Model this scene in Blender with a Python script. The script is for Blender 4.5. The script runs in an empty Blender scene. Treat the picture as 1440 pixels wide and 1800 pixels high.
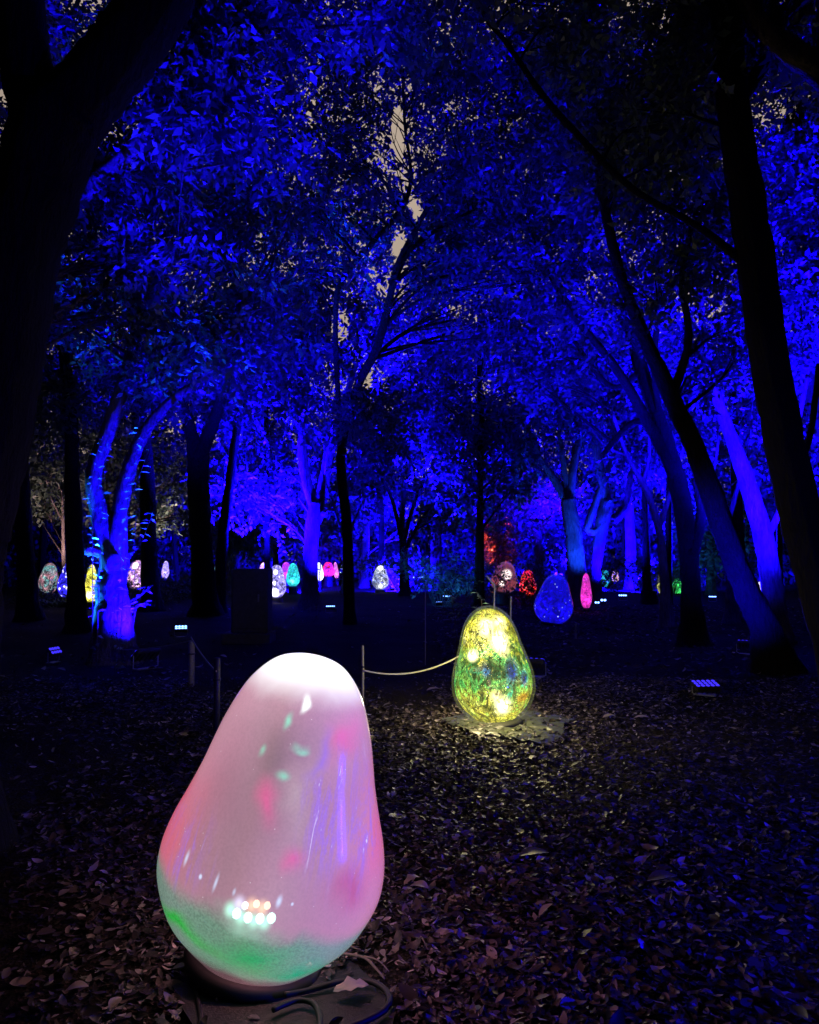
import bpy, math, random
import numpy as np
from mathutils import Vector, Matrix
random.seed(7); RNG = np.random.default_rng(7)
scene = bpy.context.scene
COL = scene.collection
R = math.radians

# ---------------------------------------------------------------- camera
FPX = 1387.0; CX, CY = 720.0, 900.0; HOR = 980.0; CAMH = 1.6
PITCH = math.atan((HOR - CY) / FPX)
cam_data = bpy.data.cameras.new('camera'); cam = bpy.data.objects.new('camera', cam_data); COL.objects.link(cam)
cam_data.sensor_fit = 'HORIZONTAL'; cam_data.sensor_width = 36.0
cam_data.lens = 36.0 * FPX / 1440.0
cam_data.clip_start = 0.05; cam_data.clip_end = 600
cam.location = (0, 0, CAMH); cam.rotation_euler = (math.pi / 2 + PITCH, 0, 0)
scene.camera = cam
FW = np.array([0, math.cos(PITCH), math.sin(PITCH)]); UP = np.array([0, -math.sin(PITCH), math.cos(PITCH)]); RT = np.array([1.0, 0, 0])
CAMP = np.array([0, 0, CAMH])

# ---------------------------------------------------------------- world: warm city glow low in the north, dark overhead
world = bpy.data.worlds.new('World'); scene.world = world; world.use_nodes = True
wn = world.node_tree; wn.nodes.clear()
def wnode(t, **k):
    n = wn.nodes.new(t)
    for a, b in k.items(): setattr(n, a, b)
    return n
w_out = wnode('ShaderNodeOutputWorld'); w_bg = wnode('ShaderNodeBackground')
w_tc = wnode('ShaderNodeTexCoord'); w_dot = wnode('ShaderNodeVectorMath', operation='DOT_PRODUCT')
w_dot.inputs[1].default_value = (0, math.cos(R(24)), math.sin(R(24)))
w_ramp = wnode('ShaderNodeValToRGB')
w_ramp.color_ramp.interpolation = 'EASE'
w_ramp.color_ramp.elements[0].position = 0.80; w_ramp.color_ramp.elements[0].color = (0.004, 0.004, 0.012, 1)
w_ramp.color_ramp.elements[1].position = 0.94; w_ramp.color_ramp.elements[1].color = (0.56, 0.445, 0.35, 1)
w_noise = wnode('ShaderNodeTexNoise'); w_noise.inputs['Scale'].default_value = 2.5
w_mul = wnode('ShaderNodeMix', data_type='RGBA', blend_type='MULTIPLY'); w_mul.inputs[0].default_value = 0.35
wn.links.new(w_tc.outputs['Generated'], w_dot.inputs[0]); wn.links.new(w_dot.outputs['Value'], w_ramp.inputs[0])
wn.links.new(w_tc.outputs['Generated'], w_noise.inputs['Vector'])
wn.links.new(w_ramp.outputs['Color'], w_mul.inputs[6]); wn.links.new(w_noise.outputs['Fac'], w_mul.inputs[7])
w_sky = wnode('ShaderNodeTexSky', sky_type='NISHITA', sun_disc=False, sun_elevation=R(-8), sun_rotation=R(180))
w_add = wnode('ShaderNodeMix', data_type='RGBA', blend_type='ADD'); w_add.inputs[0].default_value = 0.02
wn.links.new(w_mul.outputs[2], w_add.inputs[6]); wn.links.new(w_sky.outputs[0], w_add.inputs[7])
wn.links.new(w_add.outputs[2], w_bg.inputs['Color']); w_bg.inputs['Strength'].default_value = 1.0
wn.links.new(w_bg.outputs[0], w_out.inputs[0])
scene.view_settings.view_transform = 'Standard'; scene.view_settings.look = 'None'
scene.view_settings.exposure = 0.0; scene.view_settings.gamma = 1.0
scene.cycles.use_denoising = True
scene.cycles.max_bounces = 5; scene.cycles.diffuse_bounces = 2; scene.cycles.glossy_bounces = 3
scene.cycles.transmission_bounces = 3; scene.cycles.transparent_max_bounces = 10
scene.cycles.sample_clamp_indirect = 3.0; scene.cycles.sample_clamp_direct = 0.0
scene.cycles.caustics_reflective = False; scene.cycles.caustics_refractive = False
scene.cycles.use_light_tree = True
BLUE = (0.0035, 0.0002, 1.0)
LIGHT_GAIN = 2.3

# ---------------------------------------------------------------- helpers
def W(px, py, d):
    return CAMP + d * (FW + (px - CX) / FPX * RT - (py - CY) / FPX * UP)
def G(px, py):
    v = FW + (px - CX) / FPX * RT - (py - CY) / FPX * UP
    return CAMP + v * (-CAMH / v[2])
def gd(px, py):
    return float(np.dot(G(px, py) - CAMP, FW))
def project(P):
    q = P - CAMP; dd = q @ FW
    return CX + FPX * (q @ RT) / dd, CY - FPX * (q @ UP) / dd, dd

def link(o, parent=None):
    COL.objects.link(o)
    if parent is not None: o.parent = parent
    return o
def tag(o, label=None, cat=None, group=None, kind=None):
    if label: o['label'] = label
    if cat: o['category'] = cat
    if group: o['group'] = group
    if kind: o['kind'] = kind
    return o
def empty(name, loc, rz=0.0):
    o = bpy.data.objects.new(name, None); o.empty_display_size = 0.2
    o.location = [float(c) for c in loc]; o.rotation_euler = (0, 0, rz)
    return link(o)

class MB:
    """collects geometry (world or local coordinates) into one mesh"""
    def __init__(s): s.v = []; s.f = []
    def add(s, verts, faces):
        b = len(s.v); s.v.extend([tuple(map(float, q)) for q in verts]); s.f.extend([tuple(i + b for i in f) for f in faces])
    def tube(s, pts, rads, n=10, rough=0.0, cap=True):
        pts = [np.array(p, float) for p in pts]; m = len(pts)
        V = []; prev = None
        for i in range(m):
            t = pts[min(i + 1, m - 1)] - pts[max(i - 1, 0)]; t /= (np.linalg.norm(t) + 1e-9)
            if prev is None:
                a = np.array([1.0, 0, 0]) if abs(t[0]) < .8 else np.array([0, 1.0, 0])
                u = np.cross(t, a)
            else:
                u = prev - t * np.dot(prev, t)
            u /= (np.linalg.norm(u) + 1e-9); prev = u; w = np.cross(t, u)
            for k in range(n):
                an = 2 * math.pi * k / n
                r = rads[i] * (1 + rough * (random.random() - .5) + rough * .6 * math.sin(3 * an + i * .25) + rough * .4 * math.sin(5 * an - i * .17))
                V.append(pts[i] + r * (math.cos(an) * u + math.sin(an) * w))
        F = []
        for i in range(m - 1):
            for k in range(n):
                F.append((i * n + k, i * n + (k + 1) % n, (i + 1) * n + (k + 1) % n, (i + 1) * n + k))
        if cap:
            F.append(tuple(range(n - 1, -1, -1))); F.append(tuple((m - 1) * n + k for k in range(n)))
        s.add(V, F)
    def box(s, c, size, M=None, bev=0.0):
        sx, sy, sz = [q / 2 for q in size]
        if bev <= 0:
            V = [(x, y, z) for z in (-sz, sz) for x, y in ((-sx, -sy), (sx, -sy), (sx, sy), (-sx, sy))]
            F = [(3, 2, 1, 0), (4, 5, 6, 7), (0, 1, 5, 4), (1, 2, 6, 5), (2, 3, 7, 6), (3, 0, 4, 7)]
        else:
            b = bev; V = []
            for z, ins in ((-sz, b), (-sz + b, 0), (sz - b, 0), (sz, b)):
                X, Y = sx - ins, sy - ins
                for x, y in ((-X + b, -Y), (X - b, -Y), (X, -Y + b), (X, Y - b), (X - b, Y), (-X + b, Y), (-X, Y - b), (-X, -Y + b)):
                    V.append((x, y, z))
            F = [tuple(range(7, -1, -1)), tuple(range(24, 32))]
            for L in range(3):
                for k in range(8): F.append((L * 8 + k, L * 8 + (k + 1) % 8, L * 8 + 8 + (k + 1) % 8, L * 8 + 8 + k))
        out = []
        for q in V:
            p = Vector(q)
            if M is not None: p = M @ p
            out.append((p[0] + c[0], p[1] + c[1], p[2] + c[2]))
        s.add(out, F)
    def build(s, name, mat, parent=None, smooth=False, origin=None):
        me = bpy.data.meshes.new(name)
        v = s.v
        if origin is not None: v = [(a - origin[0], b - origin[1], c - origin[2]) for a, b, c in s.v]
        me.from_pydata(v, [], s.f); me.update()
        if mat: me.materials.append(mat)
        if smooth: me.polygons.foreach_set('use_smooth', [True] * len(me.polygons))
        o = bpy.data.objects.new(name, me)
        if origin is not None and parent is None: o.location = [float(c) for c in origin]
        return link(o, parent)

def fastmesh(name, V, nper, mat, parent=None, loops=None):
    """V: (N,k,3) leaves, loops: list of faces inside a leaf"""
    N, k, _ = V.shape
    me = bpy.data.meshes.new(name)
    me.vertices.add(N * k); me.vertices.foreach_set('co', V.reshape(-1).astype(np.float32))
    fl = np.array(loops)                      # (F,4)
    idx = (np.arange(N)[:, None, None] * k + fl[None]).reshape(-1)
    me.loops.add(len(idx)); me.loops.foreach_set('vertex_index', idx.astype(np.int32))
    nf = N * len(fl)
    me.polygons.add(nf); me.polygons.foreach_set('loop_start', (np.arange(nf) * 4).astype(np.int32))
    me.update(calc_edges=True)
    me.materials.append(mat)
    o = bpy.data.objects.new(name, me)
    return link(o, parent)

def smooth_path(pts, rads, sub=5):
    P = [np.array(p, float) for p in pts]; n = len(P); out = []; ro = []
    for i in range(n - 1):
        p0 = P[max(i - 1, 0)]; p1 = P[i]; p2 = P[i + 1]; p3 = P[min(i + 2, n - 1)]
        for s in range(sub):
            t = s / sub
            out.append(0.5 * ((2 * p1) + (-p0 + p2) * t + (2 * p0 - 5 * p1 + 4 * p2 - p3) * t * t + (-p0 + 3 * p1 - 3 * p2 + p3) * t ** 3))
            ro.append(rads[i] * (1 - t) + rads[i + 1] * t)
    out.append(P[-1]); ro.append(rads[-1])
    return out, ro

# ---------------------------------------------------------------- materials
def newmat(name):
    m = bpy.data.materials.new(name); m.use_nodes = True; nt = m.node_tree; nt.nodes.clear()
    out = nt.nodes.new('ShaderNodeOutputMaterial')
    return m, nt, out
def N(nt, t, ins=None, **k):
    n = nt.nodes.new(t)
    for a, b in k.items(): setattr(n, a, b)
    if ins:
        for a, b in ins.items(): n.inputs[a].default_value = b
    return n
def ramp(nt, src, stops, interp='LINEAR'):
    r = nt.nodes.new('ShaderNodeValToRGB'); cr = r.color_ramp; cr.interpolation = interp
    while len(cr.elements) < len(stops): cr.elements.new(0.5)
    for e, (p, c) in zip(cr.elements, stops):
        e.position = p; e.color = (*c, 1) if len(c) == 3 else c
    if src is not None: nt.links.new(src, r.inputs[0])
    return r.outputs['Color']
def mix(nt, fac, a, b, mode='MIX'):
    m = N(nt, 'ShaderNodeMix', data_type='RGBA', blend_type=mode)
    for sock, val in ((0, fac), (6, a), (7, b)):
        if isinstance(val, (int, float)): m.inputs[sock].default_value = val
        elif isinstance(val, tuple): m.inputs[sock].default_value = (*val, 1)
        else: nt.links.new(val, m.inputs[sock])
    return m.outputs[2]
def math_(nt, op, a, b=None, clamp=False):
    m = N(nt, 'ShaderNodeMath', operation=op, use_clamp=clamp)
    for i, v in enumerate((a, b)):
        if v is None: continue
        if isinstance(v, (int, float)): m.inputs[i].default_value = v
        else: nt.links.new(v, m.inputs[i])
    return m.outputs[0]

def leaf_material(name, stops, rough=0.45, trans=0.18):
    m, nt, out = newmat(name)
    geo = N(nt, 'ShaderNodeNewGeometry')
    col = ramp(nt, geo.outputs['Random Per Island'], stops)
    p = N(nt, 'ShaderNodeBsdfPrincipled', {'Roughness': rough, 'Specular IOR Level': 0.45})
    nt.links.new(col, p.inputs['Base Color'])
    tr = N(nt, 'ShaderNodeBsdfTranslucent'); nt.links.new(col, tr.inputs['Color'])
    ms = N(nt, 'ShaderNodeMixShader', {0: trans})
    nt.links.new(p.outputs[0], ms.inputs[1]); nt.links.new(tr.outputs[0], ms.inputs[2]); nt.links.new(ms.outputs[0], out.inputs[0])
    return m
LEAF = leaf_material('leaf_green', [(0, (.035, .06, .05)), (.5, (.07, .11, .075)), (1, (.11, .15, .10))])
LEAF_Y = leaf_material('leaf_young', [(0, (.12, .22, .16)), (.8, (.25, .34, .28)), (1, (.5, .6, .5))], rough=.25)
LEAF_R = leaf_material('leaf_red_lit', [(0, (.20, .05, .04)), (.6, (.32, .12, .08)), (1, (.35, .25, .18))])  # red lamplight on the shrubby tree put into the leaf colour
LITTER = leaf_material('dry_leaf', [(0, (.02, .015, .013)), (.45, (.05, .038, .034)), (.8, (.16, .12, .10)), (1, (.55, .48, .43))], rough=.5, trans=.05)
LITTER_PALE = leaf_material('pale_dry_leaf', [(0, (.35, .27, .22)), (1, (.45, .36, .3))], rough=.55, trans=.05)

def bark_material(name, c0, c1):
    m, nt, out = newmat(name)
    tc = N(nt, 'ShaderNodeTexCoord'); mp = N(nt, 'ShaderNodeMapping'); mp.inputs['Scale'].default_value = (7, 7, 1.6)
    nt.links.new(tc.outputs['Object'], mp.inputs[0])
    n1 = N(nt, 'ShaderNodeTexNoise', {'Scale': 3.0, 'Detail': 6.0, 'Roughness': .65}); nt.links.new(mp.outputs[0], n1.inputs['Vector'])
    n2 = N(nt, 'ShaderNodeTexNoise', {'Scale': 1.3, 'Detail': 3.0}); nt.links.new(tc.outputs['Object'], n2.inputs['Vector'])
    f = math_(nt, 'MULTIPLY', n1.outputs['Fac'], n2.outputs['Fac'])
    col = ramp(nt, f, [(.12, c0), (.42, c1)])
    p = N(nt, 'ShaderNodeBsdfPrincipled', {'Roughness': .85, 'Specular IOR Level': .2}); nt.links.new(col, p.inputs['Base Color'])
    b = N(nt, 'ShaderNodeBump', {'Strength': 1.0, 'Distance': .09}); nt.links.new(n1.outputs['Fac'], b.inputs['Height']); nt.links.new(b.outputs[0], p.inputs['Normal'])
    nt.links.new(p.outputs[0], out.inputs[0]); return m
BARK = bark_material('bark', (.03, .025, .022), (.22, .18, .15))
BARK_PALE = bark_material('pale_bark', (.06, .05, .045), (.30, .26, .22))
BARK_SHADED = bark_material('shaded_bark', (.004, .0035, .003), (.017, .014, .012))  # shade of silhouetted trunks put into the bark colour

def simple(name, col, rough=.6, metal=0.0, bump=0.0, bscale=60, spec=.5):
    m, nt, out = newmat(name)
    tc = N(nt, 'ShaderNodeTexCoord')
    n1 = N(nt, 'ShaderNodeTexNoise', {'Scale': bscale, 'Detail': 4.0}); nt.links.new(tc.outputs['Object'], n1.inputs['Vector'])
    c = ramp(nt, n1.outputs['Fac'], [(.3, tuple(q * .65 for q in col)), (.7, tuple(min(1, q * 1.25) for q in col))])
    p = N(nt, 'ShaderNodeBsdfPrincipled', {'Roughness': rough, 'Metallic': metal, 'Specular IOR Level': spec}); nt.links.new(c, p.inputs['Base Color'])
    if bump:
        b = N(nt, 'ShaderNodeBump', {'Strength': bump, 'Distance': .01}); nt.links.new(n1.outputs['Fac'], b.inputs['Height']); nt.links.new(b.outputs[0], p.inputs['Normal'])
    nt.links.new(p.outputs[0], out.inputs[0]); return m
def emis(name, col, strength):
    m, nt, out = newmat(name)
    e = N(nt, 'ShaderNodeEmission', {'Color': (*col, 1), 'Strength': strength}); nt.links.new(e.outputs[0], out.inputs[0]); return m
WOOD = simple('post_wood', (.30, .28, .2), .7, bump=.5, bscale=90)
ROPE = simple('rope_fibre', (.62, .6, .5), .8, bump=.6, bscale=160)
BLACK_PLASTIC = simple('black_plastic', (.010, .010, .011), .6, bscale=30)
DARK_METAL = simple('dark_metal', (.05, .05, .055), .45, .3)
GREY_METAL = simple('grey_metal', (.30, .31, .33), .4, .4)
CABINET = simple('cabinet_paint', (.06, .06, .075), .7, bscale=12)
SHEET = simple('clear_sheet', (.065, .075, .06), .4, bump=.5, bscale=14)
MATM = simple('rubber_mat', (.016, .018, .019), .65, bump=.3, bscale=120)
TWIG = simple('twig', (.22, .17, .14), .8)
CRUMB = simple('soil_crumb', (.16, .12, .1), .9)
LED_BLUE = emis('led_blue', (.10, .16, 1.0), 14)
LED_WHITE = emis('led_cold', (.16, .34, 1.0), 6)
LED_DIM = emis('led_dim_blue', (.05, .03, 1.0), 1.3)

# ---------------------------------------------------------------- ground
def ground_height(x, y):
    return (0.03 * np.sin(x * .9 + 1.3) * np.cos(y * .7) + 0.018 * np.sin(x * 2.3 - y * 1.7) + 0.010 * np.sin(x * 5.1 + y * 4.3))
def mat_ground():
    m, nt, out = newmat('forest_soil')
    tc = N(nt, 'ShaderNodeTexCoord')
    n1 = N(nt, 'ShaderNodeTexNoise', {'Scale': .8, 'Detail': 5.0}); n2 = N(nt, 'ShaderNodeTexNoise', {'Scale': 34.0, 'Detail': 8.0, 'Roughness': .75})
    v = N(nt, 'ShaderNodeTexVoronoi', {'Scale': 55.0})
    for n in (n1, n2, v): nt.links.new(tc.outputs['Object'], n.inputs['Vector'])
    a = ramp(nt, n2.outputs['Fac'], [(.3, (.018, .013, .011)), (.55, (.055, .043, .037)), (.75, (.13, .1, .088))])
    b = ramp(nt, n1.outputs['Fac'], [(.35, (.55, .55, .55)), (.65, (1, 1, 1))])
    c = mix(nt, 1.0, a, b, 'MULTIPLY')
    p = N(nt, 'ShaderNodeBsdfPrincipled', {'Roughness': .95, 'Specular IOR Level': .15}); nt.links.new(c, p.inputs['Base Color'])
    h = math_(nt, 'ADD', n2.outputs['Fac'], v.outputs['Distance'])
    bp = N(nt, 'ShaderNodeBump', {'Strength': .9, 'Distance': .03}); nt.links.new(h, bp.inputs['Height']); nt.links.new(bp.outputs[0], p.inputs['Normal'])
    nt.links.new(p.outputs[0], out.inputs[0]); return m
def build_ground():
    xs = np.concatenate([np.linspace(-300, -16, 12), np.linspace(-15, 15, 181), np.linspace(16, 300, 12)])
    ys = np.concatenate([np.linspace(-80, -3, 8), np.linspace(-2, 34, 217), np.linspace(35, 400, 20)])
    X, Y = np.meshgrid(xs, ys); Z = ground_height(X, Y)
    V = np.stack([X, Y, Z], -1).reshape(-1, 3); nx = len(xs); F = []
    for j in range(len(ys) - 1):
        for i in range(nx - 1):
            F.append((j * nx + i, j * nx + i + 1, (j + 1) * nx + i + 1, (j + 1) * nx + i))
    me = bpy.data.meshes.new('ground'); me.from_pydata(V.tolist(), [], F); me.update(); me.materials.append(mat_ground())
    me.polygons.foreach_set('use_smooth', [True] * len(F))
    o = bpy.data.objects.new('ground', me); link(o); tag(o, 'dark bare soil of the grove floor under leaf litter', 'ground', kind='structure')
build_ground()

# ---------------------------------------------------------------- canopy leaves
def leafquads(O, D, Nn, L, Wd):
    """O origins, D directions, Nn normals-ish, L lengths, Wd widths -> (N,4,3)"""
    D = D / (np.linalg.norm(D, axis=1, keepdims=True) + 1e-9)
    S = np.cross(D, Nn); S /= (np.linalg.norm(S, axis=1, keepdims=True) + 1e-9)
    Up = np.cross(S, D)
    L = L[:, None]; Wd = Wd[:, None]
    a = O; c = O + D * L - Up * L * .12
    b = O + D * L * .45 + S * Wd * .5 + Up * L * .06
    d = O + D * L * .45 - S * Wd * .5 + Up * L * .06
    return np.stack([a, b, c, d], 1)
# openings of the canopy where the glowing sky shows: (px, py, rx, ry, keep probability)
GAPS = [(700, 232, 14, 46, 0.0), (702, 150, 22, 34, .5), (729, 358, 11, 16, .04), (736, 376, 12, 15, .04), (714, 300, 16, 50, .25), (704, 440, 14, 50, .15), (690, 505, 28, 24, .35),
        (598, 575, 17, 30, .30), (645, 660, 11, 26, .15), (640, 160, 50, 40, .68), (790, 190, 60, 40, .75),
        (670, 290, 24, 24, .55), (710, 250, 110, 130, .86)]
def gap_filter(P):
    px, py, dd = project(P)
    keep = np.ones(len(P), bool)
    r = RNG.random(len(P))
    for gx, gy, rx, ry, k in GAPS:
        ins = ((px - gx) / rx) ** 2 + ((py - gy) / ry) ** 2 < 1
        keep &= ~(ins & (r > k))
    keep &= ~((dd > 0) & (dd < 4.2) & (px > 60) & (px < 1380))
    return keep
def sprays(centres, radii, nspray, nleaf, L, droop=.35):
    """leafy twigs filling clumps. returns leaves (N,4,3)"""
    C = np.repeat(np.array(centres), nspray, 0); Rr = np.repeat(np.array(radii), nspray)
    M_ = len(C)
    u = RNG.normal(size=(M_, 3)); u /= np.linalg.norm(u, axis=1, keepdims=True)
    rad = RNG.random(M_) ** (1 / 2.2)
    sq = np.array([1, 1, .62])
    O = C + u * sq * (rad * Rr)[:, None]
    D = u * .7 + RNG.normal(size=(M_, 3)) * .55 + np.array([0, 0, -droop])
    D /= np.linalg.norm(D, axis=1, keepdims=True)
    keep = gap_filter(O); O = O[keep]; D = D[keep]; M_ = len(O)
    sl = L * RNG.uniform(2.2, 4.2, M_)
    t = (np.arange(nleaf) + .5) / nleaf
    P = O[:, None] + D[:, None] * (t[None, :, None] * sl[:, None, None])
    side = np.cross(D, RNG.normal(size=(M_, 3))); side /= np.linalg.norm(side, axis=1, keepdims=True)
    sg = np.where(np.arange(nleaf) % 2 == 0, 1, -1)[None, :, None]
    LD = D[:, None] * .7 + side[:, None] * sg * .8 + RNG.normal(size=(M_, nleaf, 3)) * .28
    NN = np.cross(D, side)[:, None] + RNG.normal(size=(M_, nleaf, 3)) * .4
    n = M_ * nleaf
    ln = L * RNG.uniform(.65, 1.2, n)
    Q = leafquads(P.reshape(n, 3), LD.reshape(n, 3), NN.reshape(n, 3), ln, ln * RNG.uniform(.40, .58, n))
    k2 = gap_filter(Q.mean(1))
    return Q[k2]

TREES = []
def tree(label, stems, crown=(), leaf=.10, mat=BARK, leafmat=None, group=None, twig=True, name='tree', rough=.13, cat='tree', dens=1.0):
    """stems: list of lists of (px, py, width_px, depth); the first stem starts on the ground.
       crown: (px, py, rx, ry, depth, ddepth, nclumps, clump radius, sprays)"""
    st0 = stems[0]; b = st0[0]; base = W(b[0], b[1], b[3]); base[2] = 0.0
    root = empty(name, base); tag(root, label, cat, group)
    mb = MB(); allp = []; allr = []
    for si, st in enumerate(stems):
        pts = [W(a[0], a[1], a[3]) for a in st]; rads = [a[2] * .5 * a[3] / FPX for a in st]
        if si == 0:
            pts[0][2] = -.12
            p0 = pts[0]; r0 = rads[0]
        P, Rr = smooth_path(pts, rads, 7)
        if si == 0:
            for i in range(len(P)):
                h = max(P[i][2], 0.0); Rr[i] *= 1 + .55 * math.exp(-h / .28)
        # small wobble so limbs are never clean cylinders
        for i in range(1, len(P) - 1):
            P[i] = P[i] + np.array([random.uniform(-1, 1), random.uniform(-1, 1), 0]) * Rr[i] * .06
        mb.tube([p - base for p in P], Rr, 14 if rads[0] > .1 else 8, rough)
        allp += P; allr += Rr
    mb.build('trunk', mat, root, smooth=True)
    if crown:
        cs = []; rs = []; ns = []
        br = MB(); A = np.array(allp); hi = A[:, 2] > 1.6; A2 = A[hi] if hi.any() else A
        A2r = np.array(allr)[hi] if hi.any() else np.array(allr)
        V = []; leaf = leaf * (1.22 if leaf > .13 else 1.08)
        for (px, py, rx, ry, d, ddp, n, cr, nsp) in crown:
            cc = []; rr = []
            for _ in range(n):
                while True:
                    a, q = random.uniform(-1, 1), random.uniform(-1, 1)
                    if a * a + q * q < 1: break
                dep = d + random.uniform(-ddp, ddp)
                c = W(px + a * rx, py + q * ry, dep)
                if c[2] < .5: c[2] = .5 + random.random()
                r = cr * random.uniform(.65, 1.25)
                cc.append(c); rr.append(r)
                if twig and random.random() < .8:
                    dist = np.linalg.norm(A2 - c, axis=1); i = int(np.argmin(dist + np.maximum(0, A2[:, 2] - c[2] + .55 * dist) * 1.3))
                    s = A2[i]; ra = min(A2r[i] * .5, .012 + .012 * np.linalg.norm(c - s)); L_ = np.linalg.norm(c - s)
                    if L_ > 2.2 + .07 * d: continue
                    mid = s * .55 + c * .45 + np.array([random.uniform(-.12, .12), random.uniform(-.12, .12), random.uniform(0, .14)]) * L_
                    P, Rr = smooth_path([s - base, mid - base, c - base], [ra, ra * .6, ra * .22], 5)
                    br.tube(P, Rr, 5, .1)
                    for _k in range(3):
                        e = c + np.array([random.uniform(-1, 1), random.uniform(-1, 1), random.uniform(-.6, .8)]) * r * .8
                        P, Rr = smooth_path([mid - base, (mid * .3 + e * .7) - base, e - base], [ra * .35, ra * .22, ra * .1], 3)
                        br.tube(P, Rr, 4, 0)
            V.append(sprays(cc, rr, max(1, int(nsp * dens)), 9, leaf))
        if twig and len(br.v) > 400: br.build('branches', mat, root, smooth=True)
        V = np.concatenate(V) - base
        if len(V): fastmesh('crown', V, 4, leafmat or LEAF, root, loops=[(0, 1, 2, 3)])
    return root

# ---------------------------------------------------------------- near and middle trees
B_ = lambda px, py: gd(px, py)
tree('huge dark forked trunk rising along the left edge of the photo', [
    [(-110, 1508, 200, 4.2), (-82, 1250, 140, 4.2), (-62, 1010, 126, 4.22), (-44, 900, 126, 4.25), (-2, 700, 128, 4.3), (10, 600, 130, 4.3), (35, 440, 134, 4.3), (75, 310, 140, 4.3), (108, 205, 150, 4.3)],
    [(100, 225, 140, 4.3), (165, 155, 118, 4.35), (225, 75, 116, 4.4), (275, 0, 112, 4.5), (340, -140, 96, 4.6), (380, -330, 70, 4.8)],
    [(92, 240, 120, 4.3), (56, 150, 92, 4.3), (38, 50, 84, 4.3), (30, -100, 78, 4.3), (10, -330, 60, 4.3)],
    [(40, -60, 44, 4.3), (-60, -180, 36, 4.6), (-260, -330, 26, 5.0)]],
    crown=[(-250, -150, 260, 260, 5.2, 1.0, 14, .6, 26), (330, -360, 330, 150, 5.8, 1.0, 18, .6, 26), (60, 60, 60, 70, 7.6, .6, 6, .4, 20), (-60, 250, 90, 110, 7, .6, 8, .45, 22)],
    leaf=.10, mat=BARK_SHADED, rough=.05)
tree('tree behind the giant left trunk with bright blue leaves hanging beside its fork', [
    [(-60, 1230, 40, 8.8), (-40, 900, 34, 8.4), (0, 600, 32, 8.0), (60, 420, 30, 7.8), (170, 320, 28, 7.6), (262, 235, 30, 7.4), (295, 170, 33, 7.3), (325, 70, 30, 7.1), (335, -60, 24, 7), (380, -250, 18, 7)],
    [(318, 95, 18, 7.15), (420, 60, 12, 7.2), (520, 52, 9, 7.4), (640, 45, 6, 7.8)],
    [(305, 160, 14, 7.25), (280, 240, 12, 7.2), (270, 285, 8, 7.2)],
    [(290, 190, 14, 7.3), (330, 240, 12, 7.3), (322, 300, 8, 7.4)]],
    crown=[(330, 150, 90, 60, 7.3, .5, 12, .36, 24), (400, 40, 120, 90, 7.6, .8, 16, .42, 26), (620, 40, 140, 60, 8.2, .8, 14, .40, 22), (210, 330, 110, 60, 8.4, .9, 12, .40, 22),
           (420, 260, 130, 70, 9.0, .8, 12, .45, 22), (190, 560, 60, 60, 8.5, .5, 4, .3, 16), (60, 40, 60, 50, 9, .6, 8, .4, 20), (300, 440, 110, 70, 8.6, .8, 9, .42, 20)],
    leaf=.105, mat=BARK)
tree('forked leaning tree lit vivid blue with climbing vines, left of the pink egg', [
    [(203, 1172, 70, 11.9), (202, 1090, 60, 11.9), (198, 1020, 50, 11.9), (203, 965, 48, 11.9)],
    [(200, 990, 38, 11.9), (178, 910, 30, 11.8), (166, 830, 27, 11.7), (192, 750, 26, 11.7), (216, 680, 24, 11.8), (240, 590, 22, 12), (246, 540, 24, 12), (258, 430, 16, 12), (270, 300, 12, 12)],
    [(206, 985, 40, 11.9), (212, 900, 27, 11.8), (230, 815, 25, 11.7), (258, 752, 20, 11.6), (305, 700, 15, 11.5), (352, 668, 12, 11.4), (400, 600, 13, 11.3), (430, 530, 11, 11.2)],
    [(195, 975, 22, 11.9), (168, 968, 20, 11.8), (150, 966, 20, 11.7)]],
    crown=[(400, 560, 90, 90, 11.5, .8, 14, .5, 26), (260, 400, 130, 110, 12.4, 1, 16, .55, 26), (130, 560, 80, 90, 12.5, .8, 8, .5, 20), (300, 650, 60, 40, 11.6, .4, 6, .35, 16), (420, 380, 110, 80, 12.2, .9, 12, .5, 22)],
    leaf=.12, mat=BARK)
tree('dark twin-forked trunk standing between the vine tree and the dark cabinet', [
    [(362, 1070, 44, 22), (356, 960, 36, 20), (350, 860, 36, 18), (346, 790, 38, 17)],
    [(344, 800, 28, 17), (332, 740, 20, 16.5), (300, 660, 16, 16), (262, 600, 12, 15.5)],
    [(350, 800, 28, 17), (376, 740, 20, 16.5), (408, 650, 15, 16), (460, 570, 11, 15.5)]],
    crown=[(330, 640, 130, 80, 16, 1.2, 12, .6, 20), (480, 560, 110, 80, 15.6, 1, 10, .6, 22)], leaf=.14, mat=BARK_SHADED)
tree('thin dark trunk leaning right just beside the twin-forked dark trunk', [
    [(383, 1072, 22, 23), (392, 950, 18, 23), (404, 850, 16, 23), (418, 740, 13, 23), (450, 600, 9, 23)]],
    crown=[(450, 650, 90, 90, 23, 1.5, 12, .8, 22)], leaf=.17, mat=BARK_SHADED)
tree('straight black trunk directly right of the vine covered blue tree', [
    [(266, 1062, 34, 24), (262, 950, 26, 24), (258, 820, 24, 23), (240, 700, 26, 22), (238, 560, 22, 21), (250, 400, 16, 20)]],
    crown=[(230, 620, 140, 110, 22, 1.8, 16, .9, 22)], leaf=.17, mat=BARK_SHADED)
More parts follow.
